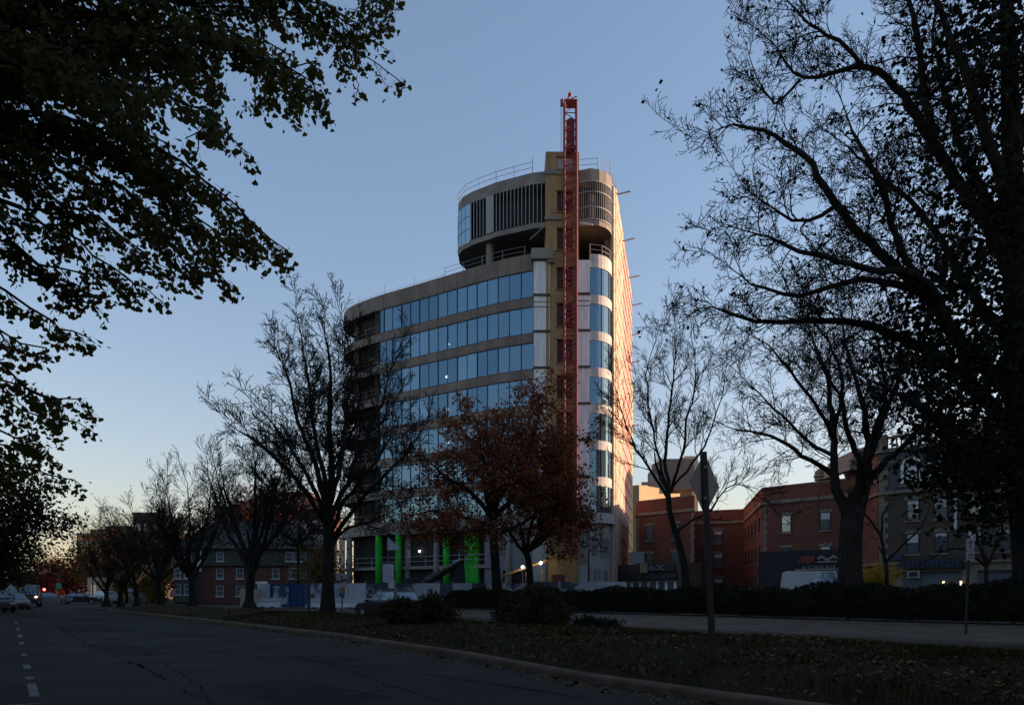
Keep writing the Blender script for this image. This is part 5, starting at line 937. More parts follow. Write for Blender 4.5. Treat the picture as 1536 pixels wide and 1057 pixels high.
def median_trees():
    P1 = dict(FINE, n=[0, 8.5, 11, 14.5, 14], len=[.55, 1.2, 2.3, 3.6, 8], up=.08, ang=(25, 55), minr=.013, wander=.19)
    Y = 39.5
    hero('bare_tree', 'largest bare tree on the median, standing before the left end of the glass tower', [
        LP(Y, [(491, 925, .46, 0), (492, 880, .33, 0), (493, 800, .31, 0), (492, 772, .30, 0)]),
        LP(Y, [(492, 775, .22, 0), (496, 700, .17, .4), (493, 610, .12, .3), (492, 540, .07, 0), (488, 480, .02, 0)]),
        LP(Y, [(491, 790, .16, 0), (462, 745, .13, -.5), (430, 705, .10, -1.0), (390, 665, .07, -1.2), (345, 635, .02, -1.2)]),
        LP(Y, [(492, 775, .18, 0), (474, 700, .14, .8), (450, 630, .10, 1.4), (430, 565, .06, 1.6), (412, 520, .02, 1.8)]),
        LP(Y, [(492, 770, .16, 0), (478, 690, .12, -1), (464, 600, .08, -1.8), (452, 530, .05, -2), (446, 485, .02, -2)]),
        LP(Y, [(493, 775, .16, 0), (510, 700, .12, -.8), (520, 620, .08, -1.2), (526, 550, .05, -1.5), (520, 490, .02, -1.5)]),
        LP(Y, [(494, 780, .16, 0), (526, 710, .12, .8), (556, 640, .08, 1.2), (576, 580, .05, 1.4), (590, 535, .02, 1.4)]),
        LP(Y, [(495, 810, .14, 0), (535, 760, .11, -.8), (575, 720, .08, -1.2), (605, 690, .05, -1.4), (625, 660, .02, -1.4)]),
        LP(Y, [(490, 800, .12, 0), (445, 765, .09, 1), (410, 738, .07, 2), (380, 700, .03, 2.6)]),
        LP(Y, [(492, 770, .14, 0), (500, 705, .11, 2.2), (528, 640, .08, 3.5), (545, 560, .03, 4)]),
        LP(Y, [(492, 790, .14, 0), (470, 730, .11, -2.2), (430, 665, .07, -3.4), (395, 620, .03, -3.6)]),
        LP(Y, [(494, 800, .13, 0), (520, 750, .10, -2.6), (560, 690, .07, -3.6), (590, 630, .02, -4)]),
        LP(Y, [(494, 830, .11, 0), (525, 795, .08, 1.4), (565, 775, .06, 2), (600, 755, .02, 2)])], 21, P1, 3, leaf=('twig', .2, .055, .07, (0,), .5))
    # the rest of the line along the median
    spec = [(374, 912, 52.7, 14.2, 'second bare tree of the median row, its trunk left of the blue container', 8.2), (288, 910, 58, 12.4, 'third bare tree of the median row, before the brick house bay', 6.6), (240, 908, 64, 10.6, 'fourth bare tree of the median row, thin and forked low', 5.4), (205, 906, 69, 10.2, 'fifth bare tree of the median row, among the far trunks', 5.2), (180, 905, 74, 10.0, 'sixth bare tree of the median row, dense with fine twigs', 5.0), (160, 904, 78.5, 8.8, 'last bare tree of the median row, at the rounded nose', 4.6)]
    P2 = dict(FINE, n=[0, 7, 9, 11, 8], len=[.7, 1.4, 2.5, 4.2, 7], up=.10, ang=(22, 52), minr=.012)
    for k, (px, py, Y, H, lab, sp) in enumerate(spec):
        g = random.Random(70 + k); b = W(px, py, Y); b.z = .45 if k < 3 else .2; r = .30 if k == 0 else .24; fk = H * .22; limbs = [[(b, r * 1.5), (b + Vector((0, 0, .6)), r), (b + Vector((g.uniform(-.2, .2), 0, fk)), r * .85)]]
        for i in range(9 if k < 2 else 7):
            a = i * 2.4 + g.random(); o = sp * g.uniform(.25, .62); h = H * g.uniform(.72, 1.0) * (1 - .25 * o / sp); p0 = limbs[0][-1][0] + Vector((0, 0, g.uniform(-.7, .1))); d = Vector((math.cos(a), math.sin(a), 0))
            limbs.append([(p0, r * .6), (p0 + d * o * .45 + Vector((0, 0, (h - fk) * .3)), r * .42), (p0 + d * o * .8 + Vector((0, 0, (h - fk) * .62)), r * .26), (p0 + d * o + Vector((0, 0, (h - fk) * .9)), .03)])
        hero('bare_tree', lab, limbs, 40 + k, P2, 3, leaf=('farleaf', .25, .09, .15, (0,), .5) if k > 1 else None)
    # brown oak behind the fence
    Y = 57; P3 = dict(FINE, n=[0, 6, 8, 12, 7], len=[.8, 1.6, 2.8, 4.4, 7], up=.02, ang=(35, 70), minr=.014, wander=.2)
    hero('oak_tree', 'red brown oak with a broad leafy crown before the middle of the tower', [
        LP(Y, [(747, 896, .48, 0), (744, 860, .36, 0), (740, 800, .33, 0), (738, 765, .30, 0)]),
        LP(Y, [(738, 768, .24, 0), (742, 710, .18, .5), (752, 660, .12, .8), (770, 615, .05, 1)]),
        LP(Y, [(739, 775, .22, 0), (705, 735, .17, -1), (668, 715, .12, -1.8), (640, 690, .05, -2)]),
        LP(Y, [(740, 790, .20, 0), (700, 775, .15, .8), (655, 768, .11, 1.4), (610, 770, .04, 1.6)]),
        LP(Y, [(739, 770, .20, 0), (722, 710, .15, 1.6), (704, 665, .11, 2.6), (690, 640, .05, 3)]),
        LP(Y, [(738, 768, .22, 0), (765, 715, .17, -1.4), (792, 670, .12, -2.2), (812, 605, .05, -2.5)]),
        LP(Y, [(740, 778, .22, 0), (782, 735, .17, .6), (822, 705, .12, 1), (850, 665, .05, 1.2)]),
        LP(Y, [(741, 800, .18, 0), (775, 790, .14, -1), (812, 765, .10, -1.4), (850, 745, .04, -1.6)]),
        LP(Y, [(738, 765, .18, 0), (735, 720, .14, -2.6), (725, 680, .10, -4), (720, 650, .04, -4.6)]),
        LP(Y, [(738, 765, .18, 0), (755, 725, .14, 2.6), (785, 690, .10, 4.2), (800, 660, .04, 5)]),
        LP(Y, [(740, 800, .16, 0), (720, 790, .12, -2.2), (690, 800, .09, -3.4), (655, 800, .04, -4)])], 33, P3, 3, leaf=('oak', 5.5, .125, .24, (0, 1), .6))
    Y = 60
    hero('oak_tree', 'smaller orange brown oak leaning right before the hoist, its trunk under the canopy lamps', [
        LP(Y, [(795, 892, .34, 0), (794, 850, .27, 0), (790, 826, .25, 0)]),
        LP(Y, [(790, 828, .2, 0), (815, 790, .15, -.5), (838, 745, .1, -1), (838, 700, .05, -1)]),
        LP(Y, [(790, 826, .2, 0), (825, 800, .15, .5), (846, 785, .1, 1), (866, 770, .04, 1.4)]),
        LP(Y, [(791, 832, .16, 0), (772, 812, .12, -.8), (760, 796, .08, -1), (745, 785, .04, -1)]),
        LP(Y, [(790, 826, .16, 0), (800, 780, .12, 1.5), (822, 730, .09, 2.4), (828, 668, .04, 3)]),
        LP(Y, [(790, 828, .16, 0), (820, 805, .12, -1.6), (840, 795, .08, -2.4), (862, 797, .04, -2.6)])], 35, P3, 3, leaf=('oak', 5.5, .125, .24, (0, 1), .6))
median_trees()

def right_trees():
    Y = 45; P4 = dict(FINE, n=[0, 8, 10, 13, 6], len=[.7, 1.5, 2.9, 4.4, 8], up=.10, ang=(20, 48), minr=.011, wander=.19)
    hero('bare_tree', 'slender bare tree with a crooked trunk between the tower and the diamond sign', [
        LP(Y, [(1030, 888, 0.259, 0), (1026, 845, 0.216, 0), (1014, 800, 0.187, 0), (1004, 765, 0.173, 0), (1003, 735, 0.158, 0)]),
        LP(Y, [(1003, 738, 0.122, 0), (1001, 680, 0.101, .3), (1006, 620, 0.072, .5), (1012, 555, 0.050, .5), (1014, 495, 0.016, .5)]),
        LP(Y, [(1003, 745, 0.108, 0), (982, 712, 0.086, -.4), (954, 676, 0.065, -.8), (938, 640, 0.043, -1), (926, 590, 0.024, -1)]),
        LP(Y, [(1004, 738, 0.101, 0), (1020, 690, 0.086, -.6), (1030, 630, 0.065, -1), (1045, 570, 0.043, -1.2), (1040, 520, 0.024, -1.2)]),
        LP(Y, [(1003, 740, 0.094, 0), (990, 690, 0.072, .8), (978, 630, 0.058, 1.3), (970, 560, 0.036, 1.5), (985, 505, 0.024, 1.5)]),
        LP(Y, [(1004, 735, 0.086, 0), (1030, 705, 0.072, .8), (1060, 660, 0.058, 1.3), (1085, 600, 0.036, 1.5), (1090, 550, 0.024, 1.5)]),
        LP(Y, [(1012, 795, 0.086, 0), (1045, 775, 0.072, -.5), (1068, 762, 0.058, -1), (1092, 733, 0.043, -1.2), (1116, 728, 0.029, -1.3), (1140, 745, 0.016, -1.4)])], 51, P4, 3, bark='bark', dens=.8)
    Y = 43; P5 = dict(FINE, n=[0, 8, 11, 16, 8], len=[.7, 1.45, 2.9, 5.0, 8], up=.04, ang=(28, 62), minr=.013, wander=.20)
    hero('bare_tree', 'wide forking bare tree with a thick pale trunk before the red brick building', [
        LP(Y, [(1276, 892, 0.817, 0), (1275, 860, 0.665, 0), (1276, 800, 0.627, 0), (1280, 765, 0.627, 0)]),
        LP(Y, [(1272, 772, 0.344, 0), (1255, 735, 0.279, 0), (1252, 690, 0.213, 0), (1252, 620, 0.164, .5), (1240, 560, 0.107, .8), (1215, 500, 0.041, 1)]),
        LP(Y, [(1254, 715, 0.164, 0), (1215, 690, 0.131, -.6), (1180, 665, 0.107, -1), (1140, 650, 0.074, -1.2), (1095, 640, 0.033, -1.2)]),
        LP(Y, [(1253, 690, 0.131, 0), (1225, 670, 0.107, .8), (1195, 650, 0.082, 1.4), (1150, 600, 0.057, 1.8), (1110, 560, 0.025, 2)]),
        LP(Y, [(1253, 660, 0.131, .3), (1230, 615, 0.107, -.8), (1195, 565, 0.082, -1.6), (1150, 520, 0.049, -2), (1105, 490, 0.025, -2)]),
        LP(Y, [(1286, 772, 0.377, 0), (1298, 720, 0.295, 0), (1300, 660, 0.213, -.4), (1290, 600, 0.148, -.8), (1270, 520, 0.082, -1), (1255, 460, 0.033, -1)]),
        LP(Y, [(1298, 700, 0.197, 0), (1272, 650, 0.148, 1.2), (1260, 600, 0.107, 2), (1225, 540, 0.066, 2.6), (1200, 470, 0.025, 3)]),
        LP(Y, [(1299, 690, 0.213, 0), (1325, 630, 0.164, .8), (1345, 570, 0.115, 1.4), (1350, 500, 0.049, 1.8)]),
        LP(Y, [(1300, 725, 0.246, 0), (1330, 690, 0.180, -1), (1370, 650, 0.123, -1.6), (1410, 600, 0.049, -2)]),
        LP(Y, [(1296, 715, 0.197, 0), (1310, 650, 0.148, -2.4), (1330, 590, 0.098, -3.6), (1310, 500, 0.041, -4)]),
        LP(Y, [(1253, 640, 0.131, .4), (1262, 570, 0.098, 2.2), (1235, 500, 0.066, 3.4), (1180, 440, 0.025, 4)])], 53, P5, 3, bark='bark_light')
    Y = 31.3; P6 = dict(FINE, n=[0, 8, 11, 16, 8], len=[.55, 1.3, 2.6, 4.4, 8], up=.02, ang=(30, 65), minr=.012, wander=.25, thick=.018)
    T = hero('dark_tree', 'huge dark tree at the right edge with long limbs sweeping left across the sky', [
        LP(Y, [(1556, 905, .95, 0), (1548, 860, .72, 0), (1535, 700, .62, 0), (1528, 560, .56, 0), (1520, 300, .42, 0), (1512, 60, .30, 0), (1505, -120, .16, 0)]),
        LP(Y, [(1528, 600, .34, 0), (1450, 520, .28, -.6), (1385, 440, .23, -1), (1323, 383, .19, -1.2), (1255, 306, .15, -1.4), (1204, 238, .11, -1.6), (1162, 204, .08, -1.6), (1102, 187, .05, -1.8), (1064, 202, .02, -1.8)]),
        LP(Y, [(1526, 420, .32, 0), (1460, 310, .26, .8), (1374, 179, .20, 1.2), (1340, 136, .16, 1.4), (1294, 102, .12, 1.6), (1204, 118, .07, 1.8), (1150, 60, .03, 2)]),
        LP(Y, [(1300, 106, .10, 1.6), (1264, 64, .08, 1.4), (1213, 38, .06, 1.2), (1183, 6, .04, 1), (1130, -20, .02, 1)]),
        LP(Y, [(1530, 660, .34, 0), (1460, 580, .28, 1), (1377, 522, .22, 1.6), (1314, 491, .18, 2), (1244, 477, .14, 2.2), (1132, 482, .09, 2.4), (1070, 463, .04, 2.4), (1036, 473, .015, 2.4)]),
        LP(Y, [(1440, 500, .2, -.6), (1380, 420, .16, -2), (1300, 400, .12, -3), (1200, 380, .08, -3.6), (1120, 350, .03, -4)]),
        LP(Y, [(1372, 430, .16, -1), (1290, 420, .12, -.2), (1200, 440, .09, .4), (1130, 425, .05, .6), (1090, 400, .02, .6)]),
        LP(Y, [(1532, 700, .3, 0), (1470, 690, .22, -1.4), (1420, 640, .16, -2), (1370, 600, .10, -2.4), (1300, 570, .04, -2.6)]),
        LP(Y, [(1524, 340, .28, 0), (1480, 200, .22, -1), (1440, 90, .16, -1.6), (1390, -40, .08, -2)]),
        LP(Y, [(1400, 215, .18, 1), (1390, 120, .14, .2), (1370, 30, .10, -.4), (1340, -60, .04, -.8)]),
        LP(Y, [(1524, 380, .28, 0), (1460, 260, .2, 2.4), (1420, 150, .14, 3.8), (1400, 40, .06, 4.6)]),
        LP(Y, [(1528, 520, .28, 0), (1450, 430, .2, 2.6), (1390, 330, .14, 4), (1310, 260, .08, 5), (1240, 200, .03, 5.4)]),
        LP(Y, [(1255, 306, .1, -1.4), (1210, 330, .07, -.8), (1160, 320, .05, -.6), (1110, 275, .02, -.6)]),
        LP(Y, [(1200, 118, .07, 1.8), (1165, 150, .05, 1.2), (1135, 110, .03, 1), (1118, 60, .015, 1)]),
        LP(Y, [(1385, 440, .14, -1), (1330, 300, .12, -2.4), (1290, 220, .08, -3), (1270, 170, .03, -3)]),
        LP(Y, [(1520, 250, .24, 0), (1560, 100, .16, 1), (1590, -40, .08, 2)]), LP(Y, [(1534, 640, .24, 0), (1600, 520, .16, 1), (1640, 420, .08, 2)])], 61, P6, 3, leaf=('blackleaf', .13, .09, .14, (0,), .7))
    # ivy and remaining leaves wrapped round its inner limbs
    rng = np.random.default_rng(9); C = []
    for (px, py, rx, ry, n) in ((1500, 100, 60, 140, 2600), (1450, 60, 70, 90, 1300), (1420, 200, 60, 70, 420), (1510, 330, 50, 120, 2600), (1440, 330, 55, 60, 750), (1420, 430, 60, 60, 1300), (1500, 520, 55, 90, 2600), (1400, 520, 70, 50, 1500), (1430, 600, 70, 50, 1700), (1480, 680, 70, 60, 2400), (1440, 700, 60, 45, 1500), (1500, 760, 50, 50, 1100), (1370, 560, 50, 40, 350), (1360, 470, 50, 40, 280), (1400, 120, 50, 80, 380), (1380, 270, 45, 50, 260)):
        n = int(n * .8); q = rng.normal(0, .55, (n, 2)); dy = rng.normal(0, 1.6, n); px_, py_ = px + q[:, 0] * rx, py + q[:, 1] * ry; Yn = 31.3 + dy; C.append(np.stack([(px_ - 768) * 31.3 / F, Yn, EYE + (HOR - py_) * 31.3 / F], 1))
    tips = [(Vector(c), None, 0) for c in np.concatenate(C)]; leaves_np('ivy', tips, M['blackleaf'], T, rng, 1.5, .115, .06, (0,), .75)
    # two thin saplings at the foot of the stone building
    Y = 50; P7 = dict(FINE, n=[0, 4, 4, 5], len=[.7, 1.3, 2.4, 4], up=.05, minr=.012, wander=.2)
    hero('young_tree', 'thin dark forked tree beside the stone building corner', [LP(Y, [(1330, 880, .14, 0), (1329, 840, .12, 0)]), LP(Y, [(1329, 842, .11, 0), (1318, 800, .09, 0), (1296, 770, .06, 0), (1280, 745, .02, 0)]), LP(Y, [(1329, 842, .10, 0), (1322, 790, .08, .5), (1330, 760, .05, .5), (1345, 730, .02, .5)]), LP(Y, [(1329, 842, .10, 0), (1350, 820, .08, -.4), (1380, 790, .05, -.5), (1400, 750, .02, -.5)])], 71, P7, 2, flare=False)
    hero('young_tree', 'thin bare tree with low arching limbs before the stone building windows', [LP(Y, [(1478, 885, .14, 0), (1480, 845, .12, 0)]), LP(Y, [(1480, 848, .10, 0), (1462, 800, .08, 0), (1446, 760, .05, 0), (1430, 720, .02, 0)]), LP(Y, [(1480, 848, .10, 0), (1500, 800, .08, .4), (1510, 760, .05, .5), (1530, 740, .02, .5)]), LP(Y, [(1480, 848, .10, 0), (1440, 820, .07, -.6), (1400, 835, .04, -.8), (1370, 850, .02, -.8)])], 73, P7, 2, flare=False)
right_trees()

def leafy(name, label, c, rad, m, seed, n, size, group=None, trunk=.2, squash=1., gap=0.35, ground=0.):
    """mid and far tree: forked trunk and a crown of leaf faces in uneven clumps"""
    g = random.Random(seed); rng = np.random.default_rng(seed); c = Vector(c); T = thing(name, label, 'tree', (c.x, c.y, ground), group); sg = Segs(); b = Vector((c.x, c.y, ground)); sg.add(b, Vector((c.x, c.y, c.z - rad * squash * .5)), trunk, trunk * .8); tips = []
    for k in range(26):
        v = rvec(g).normalized(); r = rad * g.uniform(.45, 1.0) ; q = c + Vector((v.x * r, v.y * r, v.z * r * squash)); mid = c.lerp(q, .45) - Vector((0, 0, rad * .18)); sg.add(Vector((c.x, c.y, c.z - rad * squash * .5)), mid, trunk * .5, trunk * .3); sg.add(mid, q, trunk * .3, .02)
        for j in range(7): tips.append((q + rvec(g) * rad * .20, v, 0))
        tips.append((mid + rvec(g) * rad * .15, v, 0)); tips.append((mid, v, 0))
    sg.build('trunk', M['bark'], T, 5); leaves_np('crown', tips, M[m], T, rng, n / len(tips), size, rad * .10, (0,), .6); return T
def other_trees():
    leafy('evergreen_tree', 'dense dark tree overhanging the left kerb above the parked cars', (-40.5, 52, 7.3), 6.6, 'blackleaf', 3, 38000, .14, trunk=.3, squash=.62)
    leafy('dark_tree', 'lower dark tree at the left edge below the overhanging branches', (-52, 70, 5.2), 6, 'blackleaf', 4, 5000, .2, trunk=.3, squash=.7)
    b = W(108, 868, 150); leafy('red_tree', 'round dark red autumn tree beyond the traffic lights', (b.x, 150, 4.4), 5.6, 'redleaf', 5, 5000, .24, squash=.7)
    b = W(75, 870, 158); leafy('red_tree', 'smaller red autumn tree left of the round red one', (b.x, 158, 3.8), 4.6, 'redleaf', 6, 3000, .24, squash=.7)
    for k, (px, py, Y, r, mt, lab) in enumerate(((30, 868, 150, 5.5, 'farleaf', 'brown leaved tree behind the parked cars at the far left'), (150, 838, 140, 6.0, 'yellowleaf', 'yellow brown tree climbing before the apartment tower'), (172, 862, 128, 4.6, 'yellowleaf', 'low yellow tree left of the median trunks'), (205, 838, 112, 5.6, 'farleaf', 'dark brown tree behind the far median trunks'), (190, 875, 100, 2.6, 'yellowleaf', 'small golden tree behind the white car at the junction'), (228, 872, 98, 3.4, 'yellowleaf', 'golden tree between the junction and the brick house'), (262, 812, 118, 6.0, 'farleaf', 'brown twiggy tree rising behind the brick house chimney'), (330, 790, 116, 6.5, 'farleaf', 'tall brown tree behind the ridge of the brick house'), (400, 775, 112, 6.8, 'oak', 'brown leaved oak behind the right end of the brick house'), (447, 790, 84, 5.2, 'blackleaf', 'dark leafy tree between the brick house and the tower'), (478, 850, 84, 3.6, 'yellowleaf', 'low olive tree beside the open left end of the tower'), (5, 850, 110, 6.0, 'blackleaf', 'dark tree mass at the left edge behind the diamond sign'), (245, 840, 135, 7, 'farleaf', 'dark tree far behind the fourth median tree'), (60, 858, 190, 8, 'farleaf', 'broad far tree at the end of the road'), (110, 862, 215, 8, 'farleaf', 'far dark tree behind the red trees'), (-40, 855, 200, 9, 'farleaf', 'far tree beyond the left edge of the road'))):
        b = W(px, py, Y); leafy('leafy_tree', lab, (b.x, Y, b.z), r, mt, 80 + k, 3200 if Y > 105 else 3600, .20 if Y > 105 else .14, None, .22, .85)
    p = W(1303, 864, 56); M.update(goldleaf=mat('gold_leaf', (.30, .19, .02), .85, c2=(.45, .30, .04), scale=2, spec=.2, trans=.3)); leafy('yellow_shrub', 'bright yellow leaved shrub between the thick trunk and the stone building', (p.x, 54, 2.35), 1.25, 'goldleaf', 99, 2600, .09, trunk=.05, ground=.2)
    # unseen trees and a brick row added around the camera to shade the road
    for k, (x, y, z, rr) in enumerate(((-19.0, 13.0, 8.5, 6.5), (-29, 24, 8.5, 6.5), (-38.5, 36, 8.5, 6.5), (-3.5, -6.0, 8.6, 7.5), (7, -11, 9, 7), (18.5, 4.5, 9, 7), (-14, -2, 9, 7), (22, -6, 9, 7))): leafy('added_shade_tree', 'leafy tree added out of frame to shade the road', (x, y, z), rr, 'farleaf', 200 + k, 3600, .30, 'added shade trees out of frame', .3, .62)
    T = thing('added_shade_row', 'long dark brick row added behind the camera to shade the road', 'building', SN(20, -24)); MB().prism([SN(-60, -21), SN(-60, -33), SN(105, -33), SN(105, -21)][::-1], -.04, 15).build('wall', M['brownbrick'], T); MB().prism([SN(-60, -20.6), SN(-60, -33.4), SN(105, -33.4), SN(105, -20.6)][::-1], 15.003, 15.8).build('cornice', M['stone'], T)  # unseen row, added to cut the sky light reaching the road
    # far tree line closing the horizon
    rng = np.random.default_rng(12); tips = []
    for k in range(420):
        a = rng.uniform(-1.25, 1.25); d = rng.uniform(330, 460); h = rng.uniform(5, 11)
        for j in range(10): tips.append((Vector((math.sin(a) * d + rng.normal(0, 4), math.cos(a) * d + rng.normal(0, 4), abs(rng.normal(h * .45, h * .3)))), None, 0))
    o = leaves_np('far_woodland', tips, M['farleaf'], None, rng, 2.2, 1.3, 1.2, (0,), .8); tag(o, kind='stuff')
other_trees()

def hedge_and_bushes():
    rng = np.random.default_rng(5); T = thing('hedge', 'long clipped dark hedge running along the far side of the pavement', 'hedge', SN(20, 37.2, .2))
    ss = np.arange(-14, 48.5, .5); V = []; Q = []; prof = [(-.8, .15), (-.95, .8), (-.75, 1.5), (0, 1.62), (.75, 1.5), (.95, .8), (.8, .15)]
    hz = lambda s: (1.0 + .07 * math.sin(s * .9) + .05 * math.sin(s * 2.3 + 1)) * (.93 if s > 30 else 1.06 if s < 18 else 1.0)
    cn = lambda s: 37.0 + .25 * math.sin(s * .35) + (.0 if s < 40 else .1 * (s - 40))
    for s in ss:
        e = min(1, (48.6 - s) / 1.6) ** .5
        for n, z in prof: p = SN(s, cn(s) + n * (.4 + .6 * e) * .86); V.append((p.x, p.y, .2 + (z * hz(s)) * (.3 + .7 * e) * .93))
    for i in range(len(ss) - 1):
        for k in range(6): q = i * 7 + k; Q.append((q, q + 1, q + 8, q + 7))
    mesh_np('hedge_body', V, Q, M['hedge'], T)
    N = 30000; s = rng.uniform(-14, 48.4, N); k = rng.random(N) * 3.2; tips = []
    for i in range(N):
        t = k[i]; j = int(t); (n0, z0), (n1, z1) = prof[j], prof[j + 1]; f = t - j; e = min(1, (48.6 - s[i]) / 1.6) ** .5; p = SN(s[i], cn(s[i]) + lerp(n0, n1, f) * (.4 + .6 * e)); p.z = .2 + lerp(z0, z1, f) * hz(s[i]) * (.3 + .7 * e); tips.append((p, None, 0))
    leaves_np('foliage', tips, M['hedge'], T, rng, 1.0, .075, .05, (0,), .6)
    def bush(label, lumps, m, n, seed, size=.05):
        rng = np.random.default_rng(seed); g = random.Random(seed); T = thing('bush', label, 'bush', lumps[0][0], 'bushes on the median'); tips = []
        for c, r, h in lumps:
            c = Vector(c); sg = Segs()
            for k in range(90):
                a = g.uniform(0, 6.28); el = g.uniform(.25, 1.5); d = Vector((math.cos(a) * math.cos(el) * r * 1.25, math.sin(a) * math.cos(el) * r * 1.25, math.sin(el) * h)) * g.uniform(.75, 1.08); q = c + d; mid = c + d * .5 + rvec(g) * .06; sg.add(c + Vector((d.x * .1, d.y * .1, 0)), mid, .012, .008); sg.add(mid, q, .008, .004)
                for f in (.35, .5, .65, .8, .95, 1.0): tips.append((c + d * f + rvec(g) * .04, None, 0))
            sg.build('stems', M['twig'], T, 3); leaves_np('foliage', tips, M[m], T, rng, n, size, .07, (0,), .55)
    def mb(px, py, z=.42): 
        Y = (EYE - z) * F / (py - HOR); return Vector(((px - 768) * Y / F, Y, z - .05))
    bush('tawny rounded bush on the median below the oak trunk', [(mb(775, 938), .75, 1.15), (mb(805, 942), .95, 1.32), (mb(835, 938), .6, 1.0)], 'bush', 5.5, 1)
    bush('tawny two lobed bush on the median in front of the dark blue car', [(mb(605, 936), .7, .95), (mb(650, 938), .8, 1.15), (mb(630, 934), .6, .8)], 'bush', 5.5, 2)
    bush('low dark grassy clump on the median right of the rounded bush', [(mb(885, 943), .5, .35), (mb(915, 944), .35, .25)], 'hedge', 4, 3, .05)
    b = mb(433, 902, .2); bush('small dark round shrub by the kerb before the blue container', [(Vector((b.x * 1.0, b.y, .2)), .95, .95)], 'blackleaf', 9, 4, .07)
hedge_and_bushes()

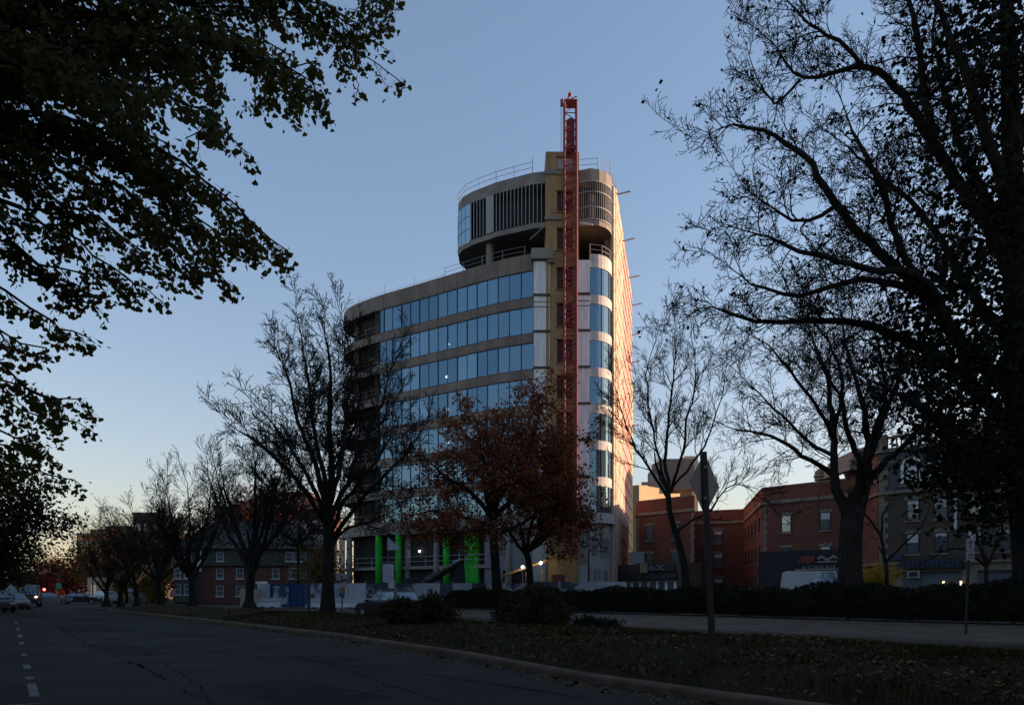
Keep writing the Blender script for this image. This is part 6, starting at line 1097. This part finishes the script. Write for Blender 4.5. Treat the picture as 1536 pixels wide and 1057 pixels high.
def ginkgo():
    rng = np.random.default_rng(77); g = random.Random(77)
    T = thing('ginkgo_tree', 'overhanging ginkgo with drooping fan shaped leaves filling the upper left', 'tree', (-9.6, 7.2, 0)); big, sm = Segs(), Segs()
    base = Vector((-9.6, 7.2, 0)); top = Vector((-9.3, 7.6, 13)); 
    for i in range(8): a, b = i / 8, (i + 1) / 8; big.add(base.lerp(top, a), base.lerp(top, b), .32 * (1 - .75 * a), .32 * (1 - .75 * b))
    spurs = []
    # each bough: pixel path and depth where it ends; starts at the trunk
    B = [([(-150, 20), (60, 10), (230, 0), (380, 10), (500, 50), (600, 122)], 8.2), ([(-150, -60), (120, -50), (330, -30), (480, 10), (560, 60), (588, 5)], 9.0), ([(-100, 60), (120, 60), (280, 60), (390, 80), (460, 120), (478, 160)], 7.4),
         ([(-150, 120), (80, 120), (220, 130), (310, 160), (355, 215)], 6.8), ([(-150, 160), (60, 170), (190, 210), (290, 270), (370, 335), (428, 374)], 7.6), ([(-150, 220), (40, 230), (150, 280), (240, 340), (290, 400), (322, 405)], 6.6), ([(-150, 200), (80, 200), (200, 240), (280, 330), (340, 372), (400, 372)], 8.4),
         ([(-150, 290), (0, 300), (90, 340), (160, 400), (222, 434)], 7.0), ([(-150, 330), (-20, 350), (60, 400), (110, 430), (150, 442)], 8.0), ([(-150, 400), (-30, 420), (40, 460), (90, 490), (132, 506)], 7.4), ([(-150, 440), (-50, 470), (10, 500), (70, 522)], 6.6),
         ([(-150, 520), (-40, 545), (30, 580), (116, 598)], 7.8), ([(-150, 560), (-40, 590), (30, 620), (115, 632)], 8.6), ([(-150, 590), (-50, 620), (10, 650), (60, 664)], 7.2), ([(-150, 640), (-60, 670), (0, 690), (50, 700), (112, 720)], 9.2), ([(-150, 0), (40, -10), (200, 40), (290, 100), (330, 130)], 9.4),
         ([(-150, -120), (150, -100), (350, -80), (520, -40), (580, -10)], 7.6), ([(-100, 90), (60, 100), (180, 160), (240, 230), (262, 300)], 8.8), ([(-120, 20), (100, 30), (260, 20), (360, 50), (430, 100), (445, 150)], 9.6), ([(-120, 260), (30, 270), (130, 320), (210, 380), (250, 402)], 9.4), ([(-150, 60), (20, 60), (120, 90), (190, 150), (210, 190)], 7.0), ([(-130, 100), (50, 90), (150, 60), (260, 90), (310, 110)], 8.0), ([(-150, 480), (-60, 500), (-10, 540), (40, 590), (95, 612)], 6.8), ([(-150, 610), (-60, 640), (0, 668), (70, 678)], 8.2)]
    B2 = []
    for path, Ye in B:
        B2.append((path, Ye))
        for q in range(0 if path[-1][1] > 500 else 1 if path[-1][1] > 425 else 2 if g.random() < .75 else 1): B2.append(([(x + g.uniform(-34, 12), y + g.uniform(-26, 8)) for x, y in path[:-1]] + [(path[-1][0] - g.uniform(15, 70), path[-1][1] - g.uniform(-6, 34))], Ye + g.uniform(-.9, .9)))
    for path, Ye in B2:
        n = len(path); pts = []
        for i, (px, py) in enumerate(path): pts.append(W(px, py, lerp(7.4, Ye, i / (n - 1))))
        # root on the trunk
        z = min(11.5, max(4.2, pts[0].z + .4)); tr = base.lerp(top, z / 13)
        full = [tr] + pts; D, at, L = [], None, 0
        fine = []
        for a, b in zip(full, full[1:]):
            k = max(2, int((b - a).length / .22))
            for i in range(k): fine.append(a.lerp(b, i / k) + rvec(g) * .032)
        fine.append(full[-1]); m = len(fine)
        for i in range(m - 1): r0, r1 = lerp(.040, .005, i / m), lerp(.040, .005, (i + 1) / m); sm.add(fine[i], fine[i + 1], r0, r1)
        for i in range(int(m * .12), m):
            f = i / m; p = fine[i]
            for _ in range(3 if f < .85 else 2):
                if g.random() < .85:
                    ax = (fine[min(i + 1, m - 1)] - fine[i - 1]).normalized(); v = rvec(g); v = (v - ax * v.dot(ax)).normalized(); v.z = -abs(v.z) * .8 - .25; L = g.uniform(.12, .75) * (1.15 - f * .8); q = p; d = (ax * .8 + v * .9).normalized(); k = max(1, int(L / .09))
                    for j in range(k): d = (d + rvec(g) * .14 + Vector((0, 0, -.07))).normalized(); q2 = q + d * (L / k); sm.add(q, q2, .006, .004); q = q2; spurs.append((q.copy(), d.copy()))
            spurs.append((p.copy(), Vector((0, 0, -1))))
    big.build('trunk', M['bark'], T, 10); sm.build('branches', M['bark'], T, 4)
    per = 6; N = len(spurs) * per; P = np.repeat(np.array([s[0][:] for s in spurs]), per, 0); P += rng.normal(0, .034, P.shape)
    d = rng.normal(0, .55, (N, 3)); d[:, 2] -= 1.0; d /= np.linalg.norm(d, axis=1, keepdims=True); sd_ = np.cross(d, rng.normal(0, 1, (N, 3))); sd_ /= np.linalg.norm(sd_, axis=1, keepdims=True); nn = np.cross(d, sd_)
    pl = rng.uniform(.025, .06, (N, 1)); s = rng.uniform(.030, .064, (N, 1)); b = P + d * pl
    V = np.stack([P - sd_ * .0018, P + sd_ * .0018, b + sd_ * .0012, b - sd_ * .0012, b, b + d * s * .72 - sd_ * s * .78 + nn * s * .16, b + d * s * 1.12 - sd_ * s * .36, b + d * s * .98 + nn * s * -.10, b + d * s * 1.12 + sd_ * s * .36, b + d * s * .72 + sd_ * s * .78 + nn * s * .16], 1).reshape(-1, 3)
    o = (np.arange(N) * 10)[:, None]; Q = np.concatenate([o + np.array([[0, 1, 2, 3]]), o + np.array([[4, 5, 6, 7]]), o + np.array([[4, 7, 8, 9]])]); mesh_np('foliage', V, Q, M['ginkgo'], T)
ginkgo()
